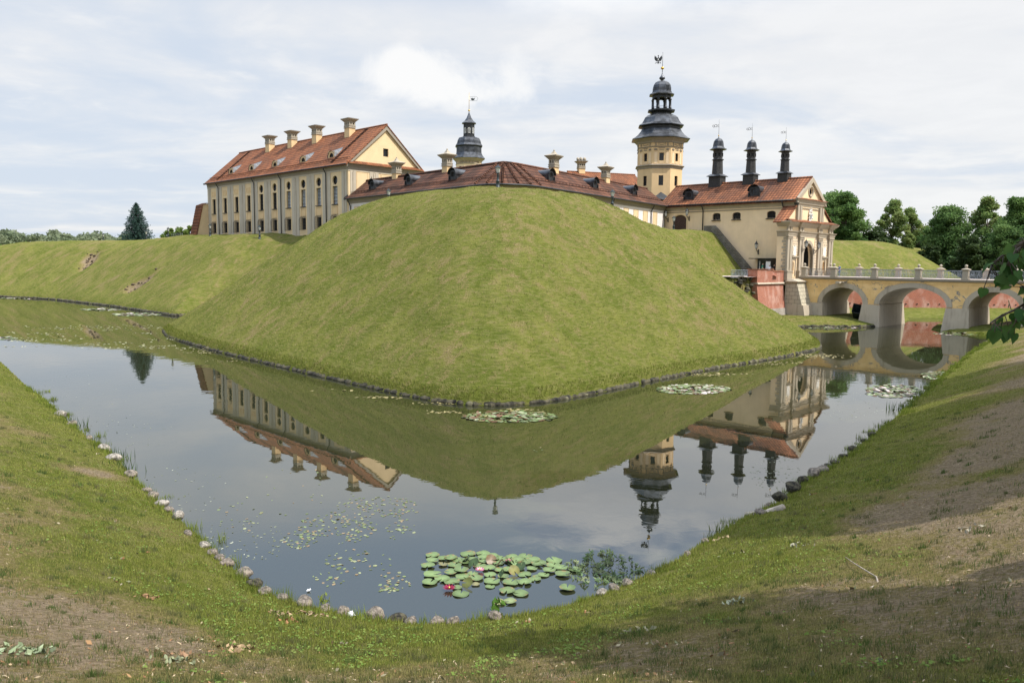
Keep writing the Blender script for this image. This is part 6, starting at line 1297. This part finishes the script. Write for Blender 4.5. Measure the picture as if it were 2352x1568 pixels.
weed('lily_bed', 'lily pad bed floating left of the right bank reeds', bed(2050, 898, 64, 15, 300, .2, LC2)); weed('lily_bed', 'lily bed by the low bank under the right bridge arch', bed(2215, 766, 70, 4, 260, .22, LC2)); weed('lily_bed', 'lily bed before the grassy bank left of the bridge pier', bed(1915, 753, 56, 3.2, 200, .2, LC2)); weed('lily_bed', 'lily bed in the left moat closest to the bastion cusp', bed(313, 722, 58, 3.4, 230, .3, LC2)); weed('lily_bed', 'lily bed in the left moat along the far shore', bed(235, 711, 48, 2.6, 170, .3, LC2)); weed('lily_bed', 'lily bed at the far left end of the moat', bed(60, 685, 60, 1.7, 160, .35, LC2)); weed('lily_bed', 'thin lily bed against the left frame edge by the near moat', bed(12, 777, 26, 3.2, 80, .22, LC2)); weed('lily_bed', 'small weed bed by the right bank below the bridge shadow', bed(2150, 862, 36, 9, 160, .17, LC2))
PW = [(.21, .225, .115), (.14, .175, .07), (.10, .125, .05), (.21, .155, .085)]
sp_ = []
for (u, v, ru, rv, n_) in ((770, 1215, 95, 34, 190), (890, 1165, 75, 28, 130), (820, 1180, 60, 38, 100), (690, 1238, 46, 22, 80), (920, 1215, 34, 26, 46), (820, 1290, 80, 30, 70), (760, 1330, 50, 16, 24), (905, 1335, 40, 22, 52), (895, 1348, 26, 18, 22), (1020, 1285, 40, 10, 18), (560, 1180, 60, 40, 40), (1240, 1030, 20, 8, 6), (700, 1130, 120, 60, 34)): sp_ += bed(u, v, ru, rv, int(n_*.7), .05, PW)
weed('pondweed', 'small floating pondweed leaves left of the near lily cluster', [(x, y, r_, c, .006) for (x, y, r_, c, z) in sp_])
sp_ = []
for (u, v, ru, rv, n_) in ((300, 1000, 120, 60, 60), (420, 1120, 100, 60, 60), (560, 1240, 110, 50, 110), (1780, 1085, 60, 40, 120), (1960, 930, 80, 40, 90), (180, 900, 140, 40, 60)): sp_ += bed(u, v, ru, rv, n_, .035, [(.25, .26, .20), (.17, .19, .12), (.12, .13, .07)])
weed('duckweed', 'tiny drifting specks of duckweed on the open water', [(x, y, r_, c, .005) for (x, y, r_, c, z) in sp_])
sp_ = []
for _ in range(26):                           # pale scum drifting along the rampart foot
    i = rg.integers(0, 15); f = rg.random(); q0, q1 = SH_ISL[2+min(i, 13)], SH_ISL[3+min(i, 13)]; u = q0[0]+(q1[0]-q0[0])*f; v = q0[1]+(q1[1]-q0[1])*f+rg.uniform(4, 26)*(1-.4*(u < 600)); n_ = int(rg.uniform(10, 34))
    for _k in range(n_): x, y = atz(u+rg.normal(0, 26), v+rg.normal(0, 1.6)); sp_.append((x, y, rg.uniform(.05, .14), np.array((.24, .20, .085))*rg.uniform(.7, 1.3), 0))
for _ in range(32):
    u, v = rg.uniform(20, 420), rg.uniform(745, 800)
    for _k in range(14): x, y = atz(u+rg.normal(0, 30), v+rg.normal(0, 1.2)); sp_.append((x, y, rg.uniform(.06, .15), np.array((.30, .29, .17))*rg.uniform(.7, 1.3), 0))
weed('floating_scum', 'pale dry plant scum drifting along the foot of the rampart', [(x, y, r_, c, .006) for (x, y, r_, c, z) in sp_])
# emergent waterweed and a sprouting plant
def leafy(name, label, cat, u, v, ru, rv, n_, hmax, L, cols, group=None):
    P = []; T = []; S_ = []
    m = MB()
    for _ in range(n_):
        a = rg.random()*6.283; q_ = math.sqrt(rg.random()); x, y = atz(u+ru*q_*math.cos(a), v+rv*q_*math.sin(a)); h_ = hmax*rg.uniform(.3, 1); lx, ly = rg.normal(0, .06, 2); m.tube([(x, y, -.05), (x+lx, y+ly, h_)], .006, 4, False); c = np.array(cols[rg.integers(0, len(cols))])
        for k in range(6): f = .35+.65*k/5; an = rg.random()*6.28; P.append((x+lx*f+.05*math.cos(an), y+ly*f+.05*math.sin(an), h_*f+.01)); T.append(c*rg.uniform(.8, 1.2)); S_.append(L)
    V, Fq, TT = tri_cloud(np.array(P), np.array(S_), np.array(T), .34, upbias=.2, rg=rg); o = m.build(name, 'bark', None, False, False); tag(o, label, cat, group); npmesh('leaves', V, Fq, 'leaf', False, {'tint': TT}, o); return o
leafy_o = leafy('waterweed', 'dense clump of upright waterweed right of the lily cluster', 'water plant', 1385, 1310, 85, 42, 110, .075, .062, [(.13, .20, .09), (.19, .25, .12), (.24, .28, .15)]); leafy_o['kind'] = 'stuff'; leafy('water_plant', 'young leafy plant sprouting from the near shore', 'plant', 1137, 1402, 8, 6, 5, .42, .085, [(.10, .20, .03)]); leafy('water_plant', 'low leafy sprout at the shore left of the white litter', 'plant', 745, 1388, 6, 4, 4, .3, .07, [(.17, .21, .04)])
# ------------------------------------------------------------------ litter, twigs, leaves
def crumple(name, x, y, z, s, mat, label, cat, seed, flat=.5):
    rr = np.random.default_rng(seed); n_ = 9; V = []
    for j in range(n_):
        for i in range(n_): V.append(((i/(n_-1)-.5)*s+rr.normal(0, .05*s), (j/(n_-1)-.5)*s*.6+rr.normal(0, .05*s), abs(rr.normal(0, .16*s))*flat+.02))
    Fq = [[j*n_+i, j*n_+i+1, (j+1)*n_+i+1, (j+1)*n_+i] for j in range(n_-1) for i in range(n_-1)]; o = npmesh(name, np.array(V), np.array(Fq), mat, False); o.location = (x, y, z); o.rotation_euler = (0, 0, rr.random()*3); return tag(o, label, cat)
x, y = atz(806, 1414, .15); crumple('litter', x, y, gz(x, y)+.03, .24, 'plastic', 'crumpled white plastic litter between the shore stones', 'litter', 3, .6); x, y = atz(709, 1357); crumple('litter', x, y, .0, .12, 'plastic', 'white plastic scrap floating in the water', 'litter', 8, .7); x, y = atz(722, 1350)
lg = MB(); p0 = atz(1712, 1177, .05); p1 = atz(1800, 1182, .25); lg.tube([(p0[0], p0[1], .02), ((p0[0]+p1[0])/2, (p0[1]+p1[1])/2, .12), (p1[0], p1[1], gz(*p1)+.05)], [.05, .13, .12], 8); tag(lg.build('log', 'log', None, False), 'pale grey log lying half in the water at the right shore', 'log')
def onground(u, v): 
    z = 0.5
    for _ in range(25): x, y = atz(u, v, z); z = gz(x, y)
    return x, y, z
tw = MB(); pl_ = [onground(u, v) for (u, v) in ((1942, 1282), (1962, 1303), (1985, 1317), (2013, 1327), (2018, 1338), (2000, 1349))]; tw.tube([(x, y, z+.03+.06*math.sin(i*1.1)) for i, (x, y, z) in enumerate(pl_)], [.006, .010, .012, .016, .022, .026], 6); tag(tw.build('fallen_branch', 'wood_grey', None, False), 'forked bare branch lying on the dry right slope', 'branch')
P = []; T = []; S_ = []
for _ in range(210):
    r1 = 8*(34/8)**rg.random(); t1 = rg.uniform(-.62, .66); cx_, cy_ = r1*math.sin(t1), r1*math.cos(t1); d = sdist(nearp, np.array([cx_]), np.array([cy_]))[0]
    if d < .3: continue
    k = int(rg.integers(1, 9)) if rg.random() < .45 else 1
    for _k in range(k): P.append((cx_+rg.normal(0, .10), cy_+rg.normal(0, .10), 0)); c = [(.30, .18, .09), (.34, .25, .15), (.20, .10, .05), (.32, .28, .18), (.20, .21, .11)][rg.integers(0, 5)]; T.append(np.array(c)*rg.uniform(.5, 1.05)); S_.append(rg.uniform(.02, .055))
for (u, v, n_, c) in ((70, 1500, 16, (.28, .33, .20)), (60, 1497, 9, (.22, .27, .15)), (405, 1520, 18, (.27, .29, .17)), (410, 1505, 9, (.36, .22, .13)), (340, 1372, 12, (.38, .22, .12)), (545, 1492, 12, (.40, .28, .16)), (650, 1412, 12, (.42, .30, .18)), (715, 1412, 12, (.42, .30, .18)), (668, 1430, 9, (.36, .18, .09)), (1462, 1450, 10, (.36, .33, .2)), (1690, 1383, 14, (.33, .35, .24)), (1830, 1255, 8, (.4, .38, .28)), (2225, 1215, 10, (.42, .38, .28)), (1650, 1240, 8, (.45, .34, .2))):
    q_ = onground(u, v)
    for _k in range(n_*2): P.append((q_[0]+rg.normal(0, .17), q_[1]+rg.normal(0, .13), 0)); T.append(np.array(c)*rg.uniform(.45, .95)); S_.append(rg.uniform(.03, .07))
P = np.array(P); P[:, 2] = ground(P[:, 0], P[:, 1])+.035; V, Fq, TT = tri_cloud(P, np.array(S_), np.array(T), .55, upbias=.5, rg=rg); V[:, 2] = np.maximum(V[:, 2], ground(V[:, 0], V[:, 1])+.01)
tag(npmesh('fallen_leaves', V, Fq, 'debris', False, {'tint': TT}), 'dry fallen leaves scattered over the near bank', kind='stuff')
n_ = 9000; r1 = 7.5*(30/7.5)**rg.random(n_); t1 = rg.uniform(-.64, .68, n_); x = r1*np.sin(t1); y = r1*np.cos(t1); _, di, dn, _ = ground(x, y, True); dr = dryness(x, y, di, dn); k = (dn > .6) & (rg.random(n_) < dr*1.1); P = np.stack([x[k], y[k], ground(x[k], y[k])+.012], 1)
cc_ = np.array([(.36, .29, .19), (.16, .11, .07), (.42, .33, .22), (.27, .15, .08)])[rg.integers(0, 4, len(P))]; V, Fq, TT = tri_cloud(P, rg.uniform(.012, .04, len(P)), cc_, .28, upbias=.8, rg=rg); tag(npmesh('ground_litter', V, Fq, 'debris', False, {'tint': TT}), 'straw, bark chips and crumbs on the bare soil', kind='stuff')
# ------------------------------------------------------------------ linden with a drooping branch at the right
ld = empty('linden_tree', (9.5, .4, gz(9.5, .4)-.2), 0, 'linden tree at the viewer with a leafy branch drooping into the picture at the right', 'tree')
bx, by, bz = ld.location
tm = MB(); tm.tube([(0, 0, 0), (.1, .05, 3), (0, .2, 7), (.1, .1, 12)], [.34, .28, .2, .06], 10); tm.build('trunk', 'bark', ld, uv=False)
(Vc, Fc, Tc), bm_ = tree_geo(51, 15, 4.2, 34, 12000, .16, (.03, .07, .015), (.06, .11, .025), .3, .5); npmesh('crown', Vc, Fc, 'leaf', False, {'tint': Tc}, ld); bm_.build('limbs', 'bark', ld, uv=False)
def P3(u, v, D): d = ray(u, v); t = D/np.linalg.norm(d[:2]); return np.array((d[0]*t-bx, d[1]*t-by, HC+d[2]*t-bz))
twigs = [[(2480, 470), (2400, 520), (2345, 560), (2300, 590), (2278, 610), (2268, 640)], [(2345, 560), (2320, 600), (2305, 625)], [(2500, 560), (2420, 640), (2365, 690), (2330, 712), (2300, 725), (2275, 742)], [(2365, 690), (2340, 725), (2330, 745)], [(2420, 640), (2375, 655), (2345, 660)], [(2400, 520), (2365, 545), (2350, 560)]]
bmb = MB(); root = None; Dp = 4.3; Vl = []; Fl = []; Tl = []
bmb.tube([(0, .1, 4.6), tuple(P3(3000, 350, 5.6)), tuple(P3(2700, 420, 4.8)), tuple(P3(2500, 480, Dp))], [.09, .05, .03, .016], 6); bmb.tube([tuple(P3(2700, 420, 4.8)), tuple(P3(2590, 500, 4.4)), tuple(P3(2500, 560, Dp))], [.03, .02, .012], 5)
def heart(c, dirv, nrm, L, col):
    d = dirv/np.linalg.norm(dirv); nrm = nrm-d*(nrm@d); nrm /= np.linalg.norm(nrm); s = np.cross(nrm, d); o = len(Vl)
    prof = [(-.06, .0), (-.14, .22), (-.02, .46), (.25, .52), (.52, .42), (.80, .18), (1.0, 0.0)]
    pts = [(t, w_) for t, w_ in prof]+[(t, -w_) for t, w_ in prof[-2:0:-1]]; Vl.append(c+d*L*.35-nrm*L*.05); Tl.append(col)
    for t, w_ in pts: Vl.append(c+d*L*t+s*L*w_+nrm*L*(.10*abs(w_)*2-.12*t*t)); Tl.append(col*(.92 if t > .5 else 1))
    k = len(pts)
    for i in range(k): Fl.append((o, o+1+i, o+1+(i+1) % k))
for tw_ in twigs:
    q_ = [P3(u, v, Dp+.12*math.sin(i*2.1+len(tw_))) for i, (u, v) in enumerate(tw_)]; bmb.tube([tuple(p_) for p_ in q_], [.010-.0012*i for i in range(len(q_))], 5)
    for i in range(len(q_)-1):
        for k in range(4):
            f = (k+rg.random())/4; c = q_[i]*(1-f)+q_[i+1]*f; out = rg.normal(size=3); out[2] -= 1.1; out /= np.linalg.norm(out); c2 = c+out*.06; bmb.tube([tuple(c), tuple(c2)], .002, 4)
            nr = rg.normal(size=3)*.8+np.array((0, -.5, .8)); fl_ = rg.random(); heart(c2, out+np.array((0, 0, -.5)), nr, rg.uniform(.036, .062), (np.array((.03, .085, .02))*(1-fl_)+np.array((.085, .16, .04))*fl_))
bmb.build('branch', 'bark', ld, uv=False); npmesh('branch_leaves', np.array(Vl), np.array(Fl), 'leaf', True, {'tint': np.array(Tl)}, ld)
# ------------------------------------------------------------------ people and ducks
def person(x, y, z, h, face, top, bot, label, pose='stand', hair='hair'):
    me = bpy.data.meshes.new('person'); k = h/1.72; sp_ = .0 if pose == 'stand' else .16; af = .12 if pose == 'stand' else .3
    V = [(0, 0, .92), (0, 0, 1.12), (0, 0, 1.38), (0, -.01, 1.50), (0, -.03, 1.60), (0, -.02, 1.70), (.19, 0, 1.42), (.24, -.02, 1.14), (.22, -af-.06, .92), (.21, -af-.14, .82), (-.19, 0, 1.42), (-.24, -.02, 1.14), (-.22, -af, .92), (-.21, -af-.06, .82), (.10, 0, .86), (.11, -.02-sp_*.6, .48), (.11, .03-sp_, .08), (.12, -.12-sp_, .04), (-.10, 0, .86), (-.11, -.02+sp_*.2, .48), (-.11, .05+sp_, .08), (-.12, -.10+sp_, .04)]
    E_ = [(0, 1), (1, 2), (2, 3), (3, 4), (4, 5), (2, 6), (6, 7), (7, 8), (8, 9), (2, 10), (10, 11), (11, 12), (12, 13), (0, 14), (14, 15), (15, 16), (16, 17), (0, 18), (18, 19), (19, 20), (20, 21)]
    rd = [.15, .135, .15, .055, .095, .085, .07, .048, .038, .035, .07, .048, .038, .035, .10, .068, .045, .04, .10, .068, .045, .04]
    me.from_pydata([(a*k, b*k, c*k) for a, b, c in V], E_, []); o = bpy.data.objects.new('person', me); COL.objects.link(o); o.modifiers.new('skin', 'SKIN'); o.modifiers.new('sub', 'SUBSURF').levels = 2
    for i, sv in enumerate(me.skin_vertices[0].data): sv.radius = (rd[i]*k, rd[i]*k); sv.use_root = (i == 0)
    dg = bpy.context.evaluated_depsgraph_get(); m2 = bpy.data.meshes.new_from_object(o.evaluated_get(dg)); o.modifiers.clear(); o.data = m2; bpy.data.meshes.remove(me)
    m2.materials.clear()
    for q in ('skin', top, bot, hair): m2.materials.append(M[q])
    for pl in m2.polygons:
        c = pl.center/k; pl.use_smooth = True; i = 0
        if c.z < .93 and abs(c.x) < .19: i = 2
        elif c.z < 1.47 and not (abs(c.x) > .17 and c.z < 1.2): i = 1
        elif c.z > 1.66 or (c.z > 1.54 and c.y > .0): i = 3
        pl.material_index = i
    o.location = (x, y, z); o.rotation_euler = (0, 0, face); return tag(o, label, 'person', 'visitors at the gate')
x, y, z = W(-50.3, 97.0, 5.9); person(x, y, z, 1.68, 1.2, 'shirt_green', 'trousers_dark', 'person in a green shirt standing left of the kiosk'); x, y, z = W(-49.4, 97.2, 5.9); person(x, y, z, 1.45, -.6, 'shirt_white', 'trousers', 'smaller person in a white top beside the person in green'); x, y, z = W(-48.9, 97.5, 5.9); person(x, y, z, 1.55, .4, 'shirt_black', 'trousers_dark', 'person with long dark hair in black right beside the kiosk', 'stand')
x, y, z = W(-42.6, 103.0, 5.97); person(x, y, z, 1.5, -1.2, 'shirt_blue', 'trousers', 'person in a blue denim jacket walking on the bridge by the gate', 'walk')
def duck(u, v, zg, mat, label):
    x, y = atz(u, v, zg); t = empty('duck', (x, y, gz(x, y)), 1.2, label, 'bird', 'ducks under the right bridge arch'); m = MB(); m.tube([(-.24, 0, .24), (-.12, 0, .22), (0, 0, .20), (.12, 0, .22), (.17, 0, .30), (.19, 0, .38), (.26, 0, .38), (.31, 0, .37)], [.01, .07, .10, .085, .05, .05, .04, .012], 8)
    for s_ in (-.05, .05): m.tube([(0, s_, .14), (.01, s_, .02), (.05, s_, .0)], .012, 5)
    m.build('body', mat, t, uv=False); b = MB(); b.tube([(.27, 0, .375), (.34, 0, .36)], [.02, .012], 5); b.build('beak', 'gold', t, uv=False)
duck(2264, 722, .9, 'shirt_black', 'dark duck under the right bridge arch'); duck(2272, 722, .9, 'boulder', 'brown duck beside the dark one under the right arch')
